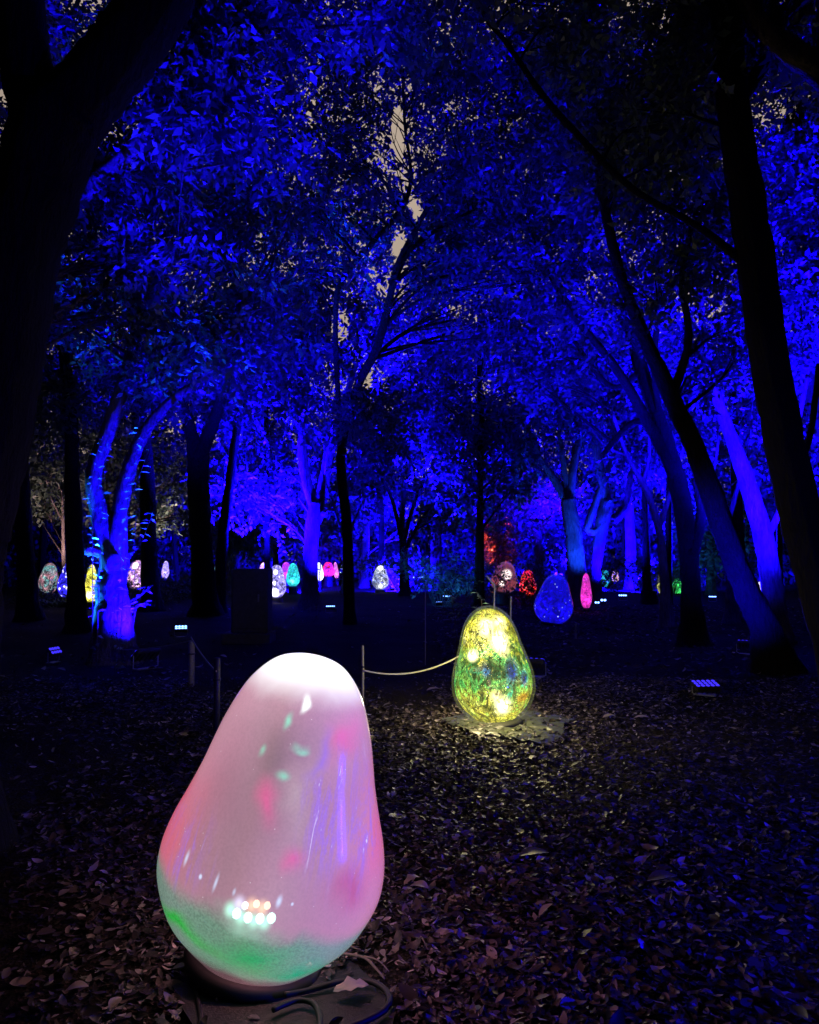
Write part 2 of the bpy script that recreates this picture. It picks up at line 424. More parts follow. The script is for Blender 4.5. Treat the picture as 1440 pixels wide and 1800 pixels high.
tree('black trunk between the blue spotted egg and the yellow sliver egg', [
    [(136, 1110, 36, 16.8), (134, 1000, 28, 16.8), (128, 860, 26, 16.8), (124, 740, 22, 16.8), (110, 600, 16, 17)]],
    crown=[(110, 620, 110, 110, 17.5, 1.5, 13, .7, 20), (90, 440, 90, 90, 17.5, 1.5, 8, .7, 20)], leaf=.14, mat=BARK_SHADED)
tree('dark trunk left of the multicoloured far egg near the left edge', [
    [(52, 1090, 40, 20), (46, 980, 28, 20), (38, 840, 24, 20), (30, 680, 20, 20)]],
    crown=[(30, 640, 90, 140, 20, 1.6, 14, .8, 20)], leaf=.16, mat=BARK_SHADED)
tree('bright blue forked tree in the middle distance above the pink egg', [
    [(545, 1073, 34, 24), (546, 1020, 25, 24), (549, 940, 25, 24), (556, 880, 27, 24)],
    [(553, 890, 22, 24), (536, 830, 17, 24), (530, 760, 15, 24), (524, 705, 11, 24), (500, 620, 9, 24)],
    [(558, 890, 24, 24), (572, 830, 21, 24), (584, 765, 20, 24), (596, 735, 14, 24), (625, 640, 9, 24)],
    [(553, 945, 10, 24), (566, 905, 9, 24), (590, 895, 5, 20.8)]],
    crown=[(500, 620, 120, 80, 21.5, 1.6, 14, .85, 24), (460, 830, 80, 80, 26, 1.5, 12, .9, 22), (640, 770, 70, 60, 22, 1.4, 9, .7, 20), (560, 560, 90, 60, 21, 1.4, 8, .8, 22)], leaf=.17, mat=BARK_PALE)
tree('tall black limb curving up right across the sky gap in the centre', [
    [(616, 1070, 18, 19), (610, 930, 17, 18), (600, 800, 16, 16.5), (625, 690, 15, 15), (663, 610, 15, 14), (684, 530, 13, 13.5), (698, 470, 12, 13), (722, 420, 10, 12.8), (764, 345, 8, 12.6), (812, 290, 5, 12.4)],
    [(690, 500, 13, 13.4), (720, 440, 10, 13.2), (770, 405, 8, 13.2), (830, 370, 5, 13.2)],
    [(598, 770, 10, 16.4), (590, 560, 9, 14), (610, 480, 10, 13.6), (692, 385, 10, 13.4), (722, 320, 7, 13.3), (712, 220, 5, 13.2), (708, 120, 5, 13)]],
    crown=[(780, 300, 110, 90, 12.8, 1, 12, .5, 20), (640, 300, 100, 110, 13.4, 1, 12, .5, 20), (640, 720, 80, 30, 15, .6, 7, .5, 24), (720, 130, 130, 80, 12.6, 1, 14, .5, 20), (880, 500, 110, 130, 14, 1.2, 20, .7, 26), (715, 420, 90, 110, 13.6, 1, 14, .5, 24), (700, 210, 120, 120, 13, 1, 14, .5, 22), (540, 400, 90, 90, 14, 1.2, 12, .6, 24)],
    leaf=.12, mat=BARK_SHADED)
tree('pale blue-lit trunk with a cyan patch of bark just left of the Y tree', [
    [(1016, 1060, 34, 27), (1012, 980, 30, 27), (1006, 920, 29, 27), (998, 875, 26, 27)],
    [(999, 885, 18, 27), (975, 845, 13, 27), (950, 805, 9, 27), (930, 760, 6, 27)],
    [(1001, 885, 18, 27), (1008, 820, 13, 27), (1022, 760, 9, 27)],
    [(998, 880, 13, 27), (990, 810, 9, 27), (982, 760, 6, 27)]],
    crown=[(940, 740, 110, 90, 28, 2, 16, 1.0, 24), (1030, 700, 80, 80, 28, 2, 10, 1.0, 22)], leaf=.2, mat=BARK_PALE)
tree('dark Y shaped tree with two blue-lit arms behind the magenta egg', [
    [(1047, 1061, 22, 27.5), (1047, 1000, 18, 27.5), (1058, 930, 24, 27.5), (1070, 880, 26, 27.5)],
    [(1062, 930, 24, 27.5), (1042, 935, 14, 27.5), (1035, 920, 14, 27.5), (1056, 860, 12, 27.5), (1066, 830, 10, 27.5), (1085, 800, 8, 27.5)],
    [(1078, 915, 18, 27.5), (1100, 890, 14, 27.5), (1108, 850, 13, 27.5), (1112, 830, 11, 27.5), (1135, 785, 9, 27.5), (1120, 750, 8, 27.5)],
    [(1068, 890, 20, 27.5), (1050, 800, 14, 27.5), (1040, 720, 12, 27.5), (1005, 690, 8, 27.5)]],
    crown=[(1060, 700, 110, 70, 28, 2, 15, 1.05, 24)], leaf=.17, mat=BARK_PALE)
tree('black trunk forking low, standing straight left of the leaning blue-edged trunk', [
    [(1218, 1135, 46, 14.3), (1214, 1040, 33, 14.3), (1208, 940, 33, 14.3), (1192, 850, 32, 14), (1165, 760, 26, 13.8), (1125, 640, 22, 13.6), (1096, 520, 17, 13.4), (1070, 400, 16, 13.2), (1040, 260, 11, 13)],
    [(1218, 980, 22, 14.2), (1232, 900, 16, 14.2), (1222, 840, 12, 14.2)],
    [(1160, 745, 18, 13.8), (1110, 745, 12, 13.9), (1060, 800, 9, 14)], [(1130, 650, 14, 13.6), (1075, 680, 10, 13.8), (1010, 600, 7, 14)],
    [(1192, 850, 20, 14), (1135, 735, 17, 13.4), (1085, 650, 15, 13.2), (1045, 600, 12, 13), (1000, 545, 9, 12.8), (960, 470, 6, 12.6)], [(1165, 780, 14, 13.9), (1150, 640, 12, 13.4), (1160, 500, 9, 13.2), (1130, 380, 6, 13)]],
    crown=[(1060, 500, 100, 90, 13.6, 1, 14, .6, 26), (1010, 300, 110, 110, 13.2, 1, 16, .6, 26), (1060, 130, 120, 90, 12.6, 1, 14, .55, 24), (960, 640, 90, 60, 14.4, 1, 10, .6, 22)], leaf=.125, mat=BARK_SHADED)
tree('thick trunk leaning left with a bright blue lower edge, nearest on the right', [
    [(1362, 1180, 70, 11.2), (1345, 1110, 50, 11.2), (1305, 1020, 43, 11.2), (1266, 910, 40, 11.1), (1222, 790, 34, 11), (1172, 680, 27, 10.9), (1128, 580, 22, 10.8), (1090, 480, 17, 10.7), (1060, 350, 16, 10.5), (1050, 220, 12, 10.3)],
    [(1180, 700, 18, 10.9), (1210, 600, 14, 10.8), (1200, 480, 11, 10.6), (1230, 350, 8, 10.4)]],
    crown=[(1180, 380, 110, 110, 10.8, 1, 16, .5, 26), (1110, 250, 110, 100, 10.4, .9, 14, .5, 24), (1200, 130, 90, 110, 10, .9, 14, .5, 22), (1250, 620, 50, 70, 11.5, .5, 6, .4, 20)], leaf=.115, mat=BARK_SHADED)
tree('slim trunk glowing blue behind the thick leaning one on the right', [
    [(1362, 1120, 48, 15.2), (1354, 1020, 36, 15.2), (1340, 930, 33, 15.2), (1312, 840, 28, 15.2), (1284, 765, 22, 15.2), (1262, 705, 17, 15.2), (1240, 620, 14, 15.2), (1230, 500, 10, 15.2)],
    [(1345, 950, 14, 15.2), (1385, 860, 13, 15.3), (1400, 760, 10, 15.4), (1420, 660, 8, 15.4)]],
    crown=[(1240, 620, 80, 80, 15.5, 1, 10, .6, 24), (1395, 560, 70, 120, 15.6, 1, 18, .65, 28), (1400, 350, 70, 120, 15.4, 1, 16, .6, 26)], leaf=.13, mat=BARK)
tree('tall black trunk sweeping up the right side of the photo', [
    [(1530, 1321, 120, 6.5), (1470, 1120, 84, 6.5), (1428, 980, 74, 6.5), (1385, 800, 68, 6.5), (1352, 630, 64, 6.5), (1328, 450, 62, 6.5), (1303, 290, 58, 6.5), (1284, 140, 54, 6.5), (1268, -60, 46, 6.5), (1240, -300, 30, 6.5)],
    [(1330, 480, 20, 6.5), (1230, 400, 12, 6.6), (1110, 330, 11, 6.8), (1000, 220, 12, 7), (945, 155, 11, 7), (890, 75, 9, 7), (850, 25, 7, 7), (820, -60, 5, 7)],
    [(1400, 830, 16, 6.6), (1425, 760, 12, 6.7), (1440, 640, 10, 6.8)],
    [(1290, 190, 30, 6.5), (1380, 60, 22, 6.8), (1480, -80, 16, 7)]],
    crown=[(1240, 90, 120, 120, 7.2, .7, 15, .38, 24), (860, -110, 260, 110, 7.2, .8, 22, .45, 26), (1380, -60, 160, 120, 7.4, .9, 16, .45, 26), (1000, 60, 90, 60, 8, .6, 6, .35, 18), (1180, 250, 60, 60, 7.8, .5, 5, .3, 18)], leaf=.10, mat=BARK_SHADED, rough=.05)
tree('tree at the right edge whose bent limb crosses the top right corner', [
    [(1760, 1370, 90, 5.7), (1720, 900, 70, 5.9), (1640, 500, 62, 6.0), (1560, 260, 58, 6.1), (1450, 135, 46, 6.2), (1395, 95, 42, 6.2), (1345, 50, 34, 6.3), (1300, -30, 28, 6.4), (1270, -160, 20, 6.5)]],
    crown=[(1500, 30, 130, 110, 6.8, .6, 10, .38, 24), (1430, 60, 40, 50, 8, .4, 5, .3, 20)], leaf=.10, mat=BARK)
tree('tree by the right edge with bright blue foliage and a short dark stub of trunk', [
    [(1440, 1110, 44, 17), (1436, 950, 34, 17), (1432, 800, 28, 17), (1418, 600, 26, 16.6), (1392, 430, 24, 16.2), (1386, 300, 20, 16)]],
    crown=[(1410, 820, 60, 70, 18, 1.2, 10, .65, 26), (1420, 250, 80, 130, 16.5, 1.2, 18, .65, 24), (1420, 480, 70, 140, 18, 1, 14, .7, 26)], leaf=.14, mat=BARK_SHADED)

tree('thin crooked tree with lit arms standing behind the slim blue trunk', [
    [(1285, 1097, 24, 19), (1284, 1020, 16, 19), (1278, 950, 14, 19), (1256, 860, 11, 19), (1228, 785, 8, 19), (1196, 700, 5, 19)],
    [(1276, 935, 10, 19), (1296, 860, 8, 19), (1318, 790, 6, 19), (1322, 700, 4, 19)], [(1250, 845, 7, 19), (1262, 780, 5, 19), (1258, 700, 3, 19)]],
    crown=[(1230, 700, 70, 60, 19.5, 1, 7, .6, 20)], leaf=.13, mat=BARK_PALE)
tree('thin tree forking into crossing limbs between the black forked trunk and the Y tree', [
    [(1172, 1103, 24, 18), (1168, 1020, 16, 18), (1160, 940, 13, 18), (1140, 870, 11, 18), (1102, 800, 8, 18), (1078, 730, 5, 18)],
    [(1158, 930, 10, 18), (1184, 850, 8, 18), (1202, 780, 6, 18), (1216, 690, 4, 18)], [(1130, 850, 7, 18), (1142, 790, 5, 18), (1132, 710, 3, 18)], [(1104, 802, 5, 18), (1060, 780, 4, 18), (1024, 730, 3, 18)]],
    crown=[(1120, 700, 80, 50, 18.5, 1, 7, .6, 20)], leaf=.13, mat=BARK_PALE)
# ---------------------------------------------------------------- trees of the middle and far distance
def far_tree(label, px, d, w, lean, top, crown, leaf=.22, mat=BARK, leafmat=None, stems2=()):
    base_py = HOR + CAMH * FPX / d
    st = [(px, base_py, w * 1.3, d), (px + lean * .3, base_py - (base_py - top) * .35, w, d), (px + lean * .6, base_py - (base_py - top) * .7, w * .75, d), (px + lean, top, w * .45, d)]
    tree(label, [st] + list(stems2), crown=crown, leaf=leaf, mat=mat, leafmat=leafmat, group='trees in the dark grove')
far_tree('many-stemmed shrubby tree with fanned bare stems at the centre of the grove', 712, 33, 14, -6, 900,
    [(720, 800, 70, 60, 33, 2, 11, 1.0, 24), (780, 880, 60, 50, 34, 2, 9, .9, 24)], stems2=(
    [(708, 960, 8, 33), (730, 880, 6, 33), (770, 800, 4, 33)], [(708, 960, 8, 33), (690, 880, 6, 33), (660, 820, 4, 33)],
    [(710, 970, 7, 33), (750, 900, 5, 33), (800, 850, 3, 33)], [(708, 940, 7, 33), (712, 860, 5, 33), (730, 790, 3, 33)]), mat=BARK_SHADED)
far_tree('thin bare trunk fanning into fine twigs behind the white egg', 607, 36, 10, 4, 850,
    [(600, 860, 50, 50, 37, 2, 8, .9, 22)], stems2=([(609, 950, 5, 36), (590, 900, 3, 36), (575, 870, 2, 36)], [(609, 950, 5, 36), (630, 900, 3, 36), (645, 870, 2, 36)]), mat=BARK)
far_tree('slender tree with pinkish white bark above the multicoloured egg', 113, 30, 7, -4, 860,
    [(105, 850, 60, 60, 31, 2, 12, .8, 18), (70, 740, 70, 80, 32, 2, 10, .9, 16)], mat=BARK_PALE, stems2=([(112, 920, 4, 30), (92, 880, 3, 30), (80, 850, 2, 30)],))
far_tree('small tree with purple lit leaves right of the thin leaning trunk', 405, 34, 11, -8, 900,
    [(425, 930, 45, 35, 34, 1.5, 10, .8, 26), (440, 780, 80, 60, 35, 2, 10, 1.1, 24)], mat=BARK_PALE)
far_tree('round crowned tree far behind the glass white-blue egg', 640, 42, 12, 10, 800, [(670, 740, 90, 70, 43, 3, 15, 1.4, 24), (660, 900, 60, 50, 44, 2, 8, 1.2, 22)], leaf=.27)
far_tree('dense tree with dark leaves right of the centre', 838, 26, 10, 14, 700, [(850, 680, 110, 90, 26, 2, 19, 1.0, 28), (860, 820, 80, 60, 27, 2, 11, .9, 26)], leaf=.19, mat=BARK_SHADED)
far_tree('shrubby tree with red-lit leaves above the glowing dark red egg', 872, 31, 9, 6, 930, [(874, 945, 16, 30, 31, .8, 7, .55, 26), (925, 870, 60, 50, 33, 2, 10, .9, 24)], leaf=.16, mat=BARK, leafmat=LEAF_R)
far_tree('tree with bright blue crown between the red egg and the pale trunk', 950, 36, 13, -10, 820, [(930, 860, 60, 50, 36, 2, 9, 1.1, 24), (960, 930, 40, 35, 38, 2, 6, 1.0, 22), (1000, 620, 120, 80, 34, 3, 14, 1.3, 24)], leaf=.24)
far_tree('slim dark trunk right of the Y tree', 1138, 27, 13, -8, 760, [(1140, 820, 50, 60, 28, 2, 9, .9, 24), (1130, 640, 80, 70, 27, 2, 12, 1.0, 24)], leaf=.2, mat=BARK_SHADED)
far_tree('far tree seen in the opening between the black forked trunk and the leaning trunk', 1250, 34, 12, -6, 800, [(1240, 840, 50, 80, 34, 2, 12, 1.1, 24), (1260, 940, 60, 40, 35, 2, 9, 1.0, 24)], leaf=.24)
far_tree('dark trunk standing in the gap left of the sweeping black trunk', 1300, 24, 20, -14, 640, [(1300, 560, 70, 100, 24, 2, 13, .9, 24), (1320, 700, 50, 50, 25, 2, 7, .8, 24)], leaf=.18, mat=BARK_SHADED)
far_tree('leafy tree far back at the right edge', 1420, 30, 16, 6, 700, [(1410, 700, 70, 130, 30, 2, 16, 1.1, 24)], leaf=.22)
far_tree('dim tree far back between two black trunks on the left', 190, 36, 14, 4, 760, [(180, 800, 80, 90, 36, 3, 14, 1.1, 20), (300, 860, 60, 70, 37, 2, 10, 1.0, 20)], leaf=.23)
far_tree('bright leafy tree behind the bright blue forked tree', 488, 30, 9, -14, 760, [(440, 730, 80, 70, 30, 2, 13, 1.1, 24), (500, 880, 70, 60, 31, 2, 12, 1.0, 24), (620, 600, 90, 60, 32, 2, 12, 1.1, 24)], leaf=.22, mat=BARK_SHADED)
far_tree('tall tree whose crown closes the view above the centre bushes', 765, 38, 16, 8, 620, [(760, 640, 120, 90, 38, 3, 17, 1.4, 26), (700, 560, 90, 60, 40, 3, 10, 1.3, 22)], leaf=.26)
far_tree('wide tree filling the blue band right of the centre', 1110, 40, 16, -12, 640, [(1080, 580, 130, 90, 40, 3, 18, 1.5, 26), (1180, 760, 80, 80, 41, 3, 12, 1.4, 24)], leaf=.27)

TALL = [('tall background tree closing the upper left of the canopy', 255, 25, [(220, 260, 260, 260, 25, 3, 56, 1.25, 36), (120, 620, 150, 120, 26, 2, 12, 1.2, 30)]),
 ('tall background tree left of the sky gap', 470, 27, [(520, 160, 190, 260, 26, 2.5, 34, 1.2, 34), (450, 420, 160, 140, 27, 2.5, 18, 1.2, 34), (690, 400, 90, 260, 27, 2, 22, 1.1, 30)]),
 ('tall background tree right of the sky gap', 846, 26, [(890, 260, 150, 330, 26, 2.5, 64, 1.2, 38), (760, 60, 170, 110, 24, 2, 14, 1.1, 32)]),
 ('tall background tree behind the right leaning trunks', 1175, 27, [(1150, 200, 200, 300, 27, 3, 60, 1.3, 36)]),
 ('tall background tree at the far right behind the sweeping trunk', 1370, 26, [(1400, 260, 170, 330, 26, 3, 36, 1.3, 34)])]
for lab, px, d, cr in TALL:
    far_tree(lab, px, d, 9, random.uniform(-12, 12), 420, cr, leaf=.20, mat=BARK_SHADED)
# ---------------------------------------------------------------- low shrubs
def shrub(label, px, py, h, w, n, leaf=.09, leafmat=None, nsp=22, cat='bush', stems=5):
    b = G(px, py); root = empty('bush', (b[0], b[1], 0)); tag(root, label, cat, 'low bushes between the lights')
    mb = MB(); cs = []; rs = []
    for k in range(n):
        c = np.array([random.uniform(-w, w) * .5, random.uniform(-w, w) * .35, h * random.uniform(.25, .85)])
        cs.append(c + np.array([b[0], b[1], 0])); rs.append(min(h, w) * random.uniform(.2, .34))
        if k < stems * 2:
            P, Rr = smooth_path([(c[0] * .2, c[1] * .2, -.03), (c[0] * .5, c[1] * .5, c[2] * .6), c], [.018, .012, .005], 4); mb.tube(P, Rr, 5, .1)
    mb.build('stem', BARK, root)
    V = sprays(cs, rs, nsp, 7, leaf, droop=0) - np.array([b[0], b[1], 0])
    V[:, :, 2] = np.maximum(V[:, :, 2], .02)
    fastmesh('foliage', V, 4, leafmat or LEAF, root, loops=[(0, 1, 2, 3)])
shrub('dark bush with cold white sparkles just left behind the yellow glowing egg', 775, 1062, 1.9, 3.2, 16, .12, nsp=26)
shrub('blue lit bush below the shrubby tree at the centre', 708, 1040, 1.8, 3.0, 12, .15)
shrub('low bush in front of the black trunk, right of the magenta egg', 1120, 1042, 1.6, 3.4, 12, .16)
shrub('bushy growth in the opening left of the leaning trunk', 1262, 1040, 2.0, 3.6, 14, .15)
shrub('bush carrying small yellow-green lights right of the dark slim trunk', 1180, 1046, 1.5, 1.6, 9, .13)
shrub('low hedge of grassy leaves in front of the pale figure-patterned egg', 222, 1062, .55, 3.6, 12, .13)
shrub('low hedge of dim leaves between the lilac egg and the teal egg', 318, 1052, .6, 4.4, 14, .15)
shrub('leafy bush below the multicoloured egg at the far left', 92, 1068, .45, 3.2, 10, .12)
shrub('bush around the blue poles right of the yellow egg top', 915, 1062, 1.5, 1.8, 9, .12)

# far-off wood closing the grove: nobody could count it
def far_wood():
    cs = []; rs = []
    for k in range(900):
        x = random.uniform(-40, 40); y = random.uniform(44, 62)
        top = 15 + 2.5 * math.sin(x * .3) + 1.5 * math.sin(x * .9)
        top -= 5.5 * math.exp(-((x + 2.2) / 3.0) ** 2)
        cs.append(np.array([x, y, random.uniform(.2, top) * random.choice((1, 1, .4))])); rs.append(random.uniform(1.1, 2.1))
    V = sprays(cs, rs, 40, 8, .40)
    o = fastmesh('far_wood', V, 4, LEAF, None, loops=[(0, 1, 2, 3)])
    tag(o, 'far-off mass of dark foliage closing the back of the grove', 'woods', kind='stuff')
    mb = MB()
    for k in range(70):
        x = random.uniform(-36, 36); y = random.uniform(40, 58); w = random.uniform(.10, .22)
        P, Rr = smooth_path([(x, y, -.1), (x + random.uniform(-.4, .4), y, 4), (x + random.uniform(-1.2, 1.2), y, 9)], [w, w * .8, w * .5], 4); mb.tube(P, Rr, 6, .1)
    o = mb.build('far_trunks', BARK_SHADED, None); tag(o, 'far-off crowd of thin dark trunks at the back of the grove', 'woods', kind='stuff')
far_wood()

# ---------------------------------------------------------------- glowing eggs
PROF = [(0, .50), (.02, .56), (.06, .68), (.13, .85), (.24, .98), (.33, 1.0), (.42, .97), (.51, .90), (.60, .815), (.67, .75), (.75, .69), (.83, .61), (.89, .52), (.94, .40), (.975, .26), (.993, .13), (1.0, .0)]
PROF_PEAR = [(0, .50), (.02, .56), (.06, .68), (.13, .85), (.24, .98), (.33, .995), (.42, .945), (.51, .86), (.60, .78), (.67, .73), (.75, .67), (.83, .59), (.89, .51), (.94, .405), (.975, .29), (.993, .15), (1.0, .0)]
def egg_mesh(name, H, Rm, mat, parent, nu=72, sub=4, wob=.0, z0=0.0, inset=1.0, prof=None):
    pts = [np.array([r * Rm * inset, z0 + t * H, 0]) for t, r in (prof or PROF)]
    P, _ = smooth_path(pts, [0] * len(pts), sub)
    V = []; F = []; m = len(P)
    for i, p in enumerate(P[:-1]):
        for k in range(nu):
            a = 2 * math.pi * k / nu; rr = max(p[0], .0008) * (1 + wob * math.sin(2 * a + .8 + p[1]))
            V.append((rr * math.cos(a), rr * math.sin(a), p[1]))
    V.append((0, 0, P[-1][1])); V.append((0, 0, P[0][1]))
    for i in range(m - 2):
        for k in range(nu): F.append((i * nu + k, i * nu + (k + 1) % nu, (i + 1) * nu + (k + 1) % nu, (i + 1) * nu + k))
    t = (m - 2) * nu
    for k in range(nu): F.append((t + k, t + (k + 1) % nu, (m - 1) * nu)); F.append(((k + 1) % nu, k, (m - 1) * nu + 1))
    b = MB(); b.add(V, F); return b.build(name, mat, parent, smooth=True)
def egg_base(Rm, H, parent, z=.0, mat=None):
    b = MB(); P, Rr = smooth_path([(0, 0, -.06 + z), (0, 0, -.045 + z), (0, 0, -.01 + z), (0, 0, .012 + z)], [Rm * .50, Rm * .60, Rm * .625, Rm * .575], 2); b.tube(P, Rr, 40)
    return b.build('base_ring', mat or BLACK_PLASTIC, parent, smooth=True)

def blob(nt, coord, c, s, power=1.0, rot=0.0):
    mp = N(nt, 'ShaderNodeMapping', vector_type='TEXTURE'); mp.inputs['Location'].default_value = c; mp.inputs['Scale'].default_value = s; mp.inputs['Rotation'].default_value = (0, rot, 0)
    nt.links.new(coord, mp.inputs[0])
    g = N(nt, 'ShaderNodeTexGradient', gradient_type='QUADRATIC_SPHERE'); nt.links.new(mp.outputs[0], g.inputs[0])
    return math_(nt, 'MULTIPLY', g.outputs['Fac'], power, clamp=True)

def pink_shell_material():
    m, nt, out = newmat('milky_pink_shell')
    tc = N(nt, 'ShaderNodeTexCoord'); co = tc.outputs['Object']
    sep = N(nt, 'ShaderNodeSeparateXYZ'); nt.links.new(co, sep.inputs[0])
    nA = N(nt, 'ShaderNodeTexNoise', {'Scale': 2.0, 'Detail': 1.0, 'Distortion': .2}); nt.links.new(co, nA.inputs['Vector'])
    nB = N(nt, 'ShaderNodeTexNoise', {'Scale': 5.2, 'Detail': 3.0, 'Distortion': .6}); nt.links.new(co, nB.inputs['Vector'])
    body = ramp(nt, nA.outputs['Fac'], [(.28, (.42, .22, .30)), (.5, (.55, .29, .39)), (.72, (.63, .38, .47))])
    # pink sides, grey core
    wn_ = N(nt, 'ShaderNodeTexNoise', {'Scale': 4.5, 'Detail': 2.0}); nt.links.new(co, wn_.inputs['Vector'])
    ws = N(nt, 'ShaderNodeVectorMath', operation='SUBTRACT'); nt.links.new(wn_.outputs['Color'], ws.inputs[0]); ws.inputs[1].default_value = (.5, .5, .5)
    wm = N(nt, 'ShaderNodeVectorMath', operation='MULTIPLY_ADD'); nt.links.new(ws.outputs[0], wm.inputs[0]); wm.inputs[1].default_value = (.22, .1, .20); nt.links.new(co, wm.inputs[2])
    cw = wm.outputs[0]
    xa = math_(nt, 'ABSOLUTE', sep.outputs['X'])
    edge = ramp(nt, xa, [(.12, (0, 0, 0)), (.42, (1, 1, 1))])
    body = mix(nt, math_(nt, 'MULTIPLY', edge, .45), body, (.80, .22, .34))
    body = mix(nt, blob(nt, cw, (-.40, -.1, .52), (.24, .6, .46), 1.5), body, (.88, .16, .26))
    body = mix(nt, blob(nt, cw, (.40, -.1, .60), (.20, .6, .40), 1.4), body, (.85, .20, .30))
    body = mix(nt, blob(nt, cw, (-.02, -.35, .86), (.20, .45, .30), .85), body, (.25, .17, .20))
    body = mix(nt, blob(nt, cw, (.08, -.35, .72), (.12, .4, .26), .6), body, (.66, .52, .52))
    body = mix(nt, blob(nt, cw, (.30, -.25, .42), (.16, .4, .14), 1.2), body, (.62, .14, .22))
    for c, s in (((-.03, -.32, .71), (.07, .3, .12)), ((.09, -.35, .53), (.07, .3, .085)), ((.20, -.25, .92), (.10, .3, .15))):
        body = mix(nt, blob(nt, cw, c, s, .95), body, (1.0, .14, .40))
    for c, s in (((-.01, -.2, .97), (.022, .3, .06)), ((.05, -.2, .885), (.042, .3, .016)), ((-.08, -.2, .86), (.03, .3, .025)), ((.03, -.25, .80), (.05, .3, .035))):
        body = mix(nt, blob(nt, cw, c, s, 1.7), body, (.36, .80, .62))
    body = mix(nt, blob(nt, cw, (.045, -.2, 1.035), (.024, .3, .06), 3.0, .4), body, (1.15, 1.2, 1.15))  # white highlight painted into the emission
    # violet and white reflection streaks painted into the shell emission
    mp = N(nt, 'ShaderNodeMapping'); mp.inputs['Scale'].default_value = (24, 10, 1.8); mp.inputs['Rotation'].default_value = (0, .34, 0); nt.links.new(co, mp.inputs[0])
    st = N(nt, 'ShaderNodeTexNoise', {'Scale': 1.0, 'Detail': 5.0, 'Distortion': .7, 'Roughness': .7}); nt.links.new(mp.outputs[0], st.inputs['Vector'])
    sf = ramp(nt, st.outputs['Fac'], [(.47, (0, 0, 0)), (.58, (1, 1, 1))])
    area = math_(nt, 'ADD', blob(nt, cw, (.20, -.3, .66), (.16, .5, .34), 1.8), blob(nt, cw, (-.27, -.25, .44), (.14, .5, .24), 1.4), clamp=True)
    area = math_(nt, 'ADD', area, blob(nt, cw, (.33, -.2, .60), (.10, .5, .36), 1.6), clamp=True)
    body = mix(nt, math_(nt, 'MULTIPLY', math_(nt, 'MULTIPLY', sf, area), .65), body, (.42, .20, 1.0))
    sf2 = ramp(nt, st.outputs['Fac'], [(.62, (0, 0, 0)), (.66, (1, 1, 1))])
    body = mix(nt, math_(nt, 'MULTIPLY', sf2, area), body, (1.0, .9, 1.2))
    # fill line: the frosted lower bowl
    wob = math_(nt, 'MULTIPLY', math_(nt, 'SUBTRACT', nB.outputs['Fac'], .5), .10)
    z = math_(nt, 'ADD', sep.outputs['Z'], wob); z = math_(nt, 'ADD', z, math_(nt, 'MULTIPLY', sep.outputs['X'], .16))
    low = ramp(nt, z, [(.262, (1, 1, 1)), (.35, (0, 0, 0))], 'EASE')
    grain = N(nt, 'ShaderNodeTexNoise', {'Scale': 120.0, 'Detail': 3.0}); nt.links.new(co, grain.inputs['Vector'])
    bowl = mix(nt, nA.outputs['Fac'], (.17, .32, .25), (.34, .42, .36))
    bowl = mix(nt, blob(nt, cw, (.02, -.38, .18), (.36, .42, .22), 1.15), bowl, (.015, .50, .17))
    bowl = mix(nt, blob(nt, cw, (-.24, -.25, .19), (.26, .4, .075), 1.5, .12), bowl, (.04, .58, .08))
    bowl = mix(nt, blob(nt, cw, (.20, -.2, .10), (.24, .5, .075), 1.3), bowl, (.01, .55, .26))
    bowl = mix(nt, ramp(nt, math_(nt, 'ADD', z, 0.0), [(.03, (1, 1, 1)), (.085, (0, 0, 0))]), bowl, (.16, .085, .10))
    gr = ramp(nt, grain.outputs['Fac'], [(.36, (.72, .72, .72)), (.6, (1.05, 1.05, 1.05))])
    bowl = mix(nt, 1.0, bowl, gr, 'MULTIPLY')
    body = mix(nt, 1.0, body, ramp(nt, grain.outputs['Fac'], [(.35, (.93,) * 3), (.62, (1.04,) * 3)]), 'MULTIPLY')
    body = mix(nt, low, body, bowl)
    body = mix(nt, blob(nt, cw, (-.01, -.35, .335), (.15, .4, .075), 1.0), body, (.50, .95, .72))  # halos around the LEDs painted into the shell emission
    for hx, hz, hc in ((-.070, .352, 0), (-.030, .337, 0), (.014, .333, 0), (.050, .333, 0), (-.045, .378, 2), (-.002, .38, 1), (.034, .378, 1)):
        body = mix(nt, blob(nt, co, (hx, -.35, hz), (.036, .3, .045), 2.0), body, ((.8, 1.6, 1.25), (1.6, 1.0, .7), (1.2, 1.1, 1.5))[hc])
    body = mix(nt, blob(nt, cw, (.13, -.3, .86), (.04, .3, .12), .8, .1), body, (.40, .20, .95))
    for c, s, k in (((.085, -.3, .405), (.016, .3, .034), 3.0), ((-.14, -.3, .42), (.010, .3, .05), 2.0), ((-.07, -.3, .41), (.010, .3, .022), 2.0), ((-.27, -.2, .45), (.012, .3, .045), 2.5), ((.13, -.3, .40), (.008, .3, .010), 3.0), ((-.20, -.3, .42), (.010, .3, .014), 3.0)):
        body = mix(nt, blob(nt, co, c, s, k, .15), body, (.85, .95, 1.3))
    vd = N(nt, 'ShaderNodeTexVoronoi', {'Scale': 26.0}); nt.links.new(co, vd.inputs['Vector'])
    body = mix(nt, ramp(nt, vd.outputs['Distance'], [(.03, (1, 1, 1)), (.055, (0, 0, 0))]), body, (.95, .8, .9))
    # lamp glow painted into the emission, brighter towards the top
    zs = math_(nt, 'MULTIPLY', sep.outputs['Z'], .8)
    hot = ramp(nt, zs, [(.0, (.9, .9, .9)), (.72, (1, 1, 1)), (.86, (1.25, 1.25, 1.25)), (.94, (1.9, 1.9, 1.9))])
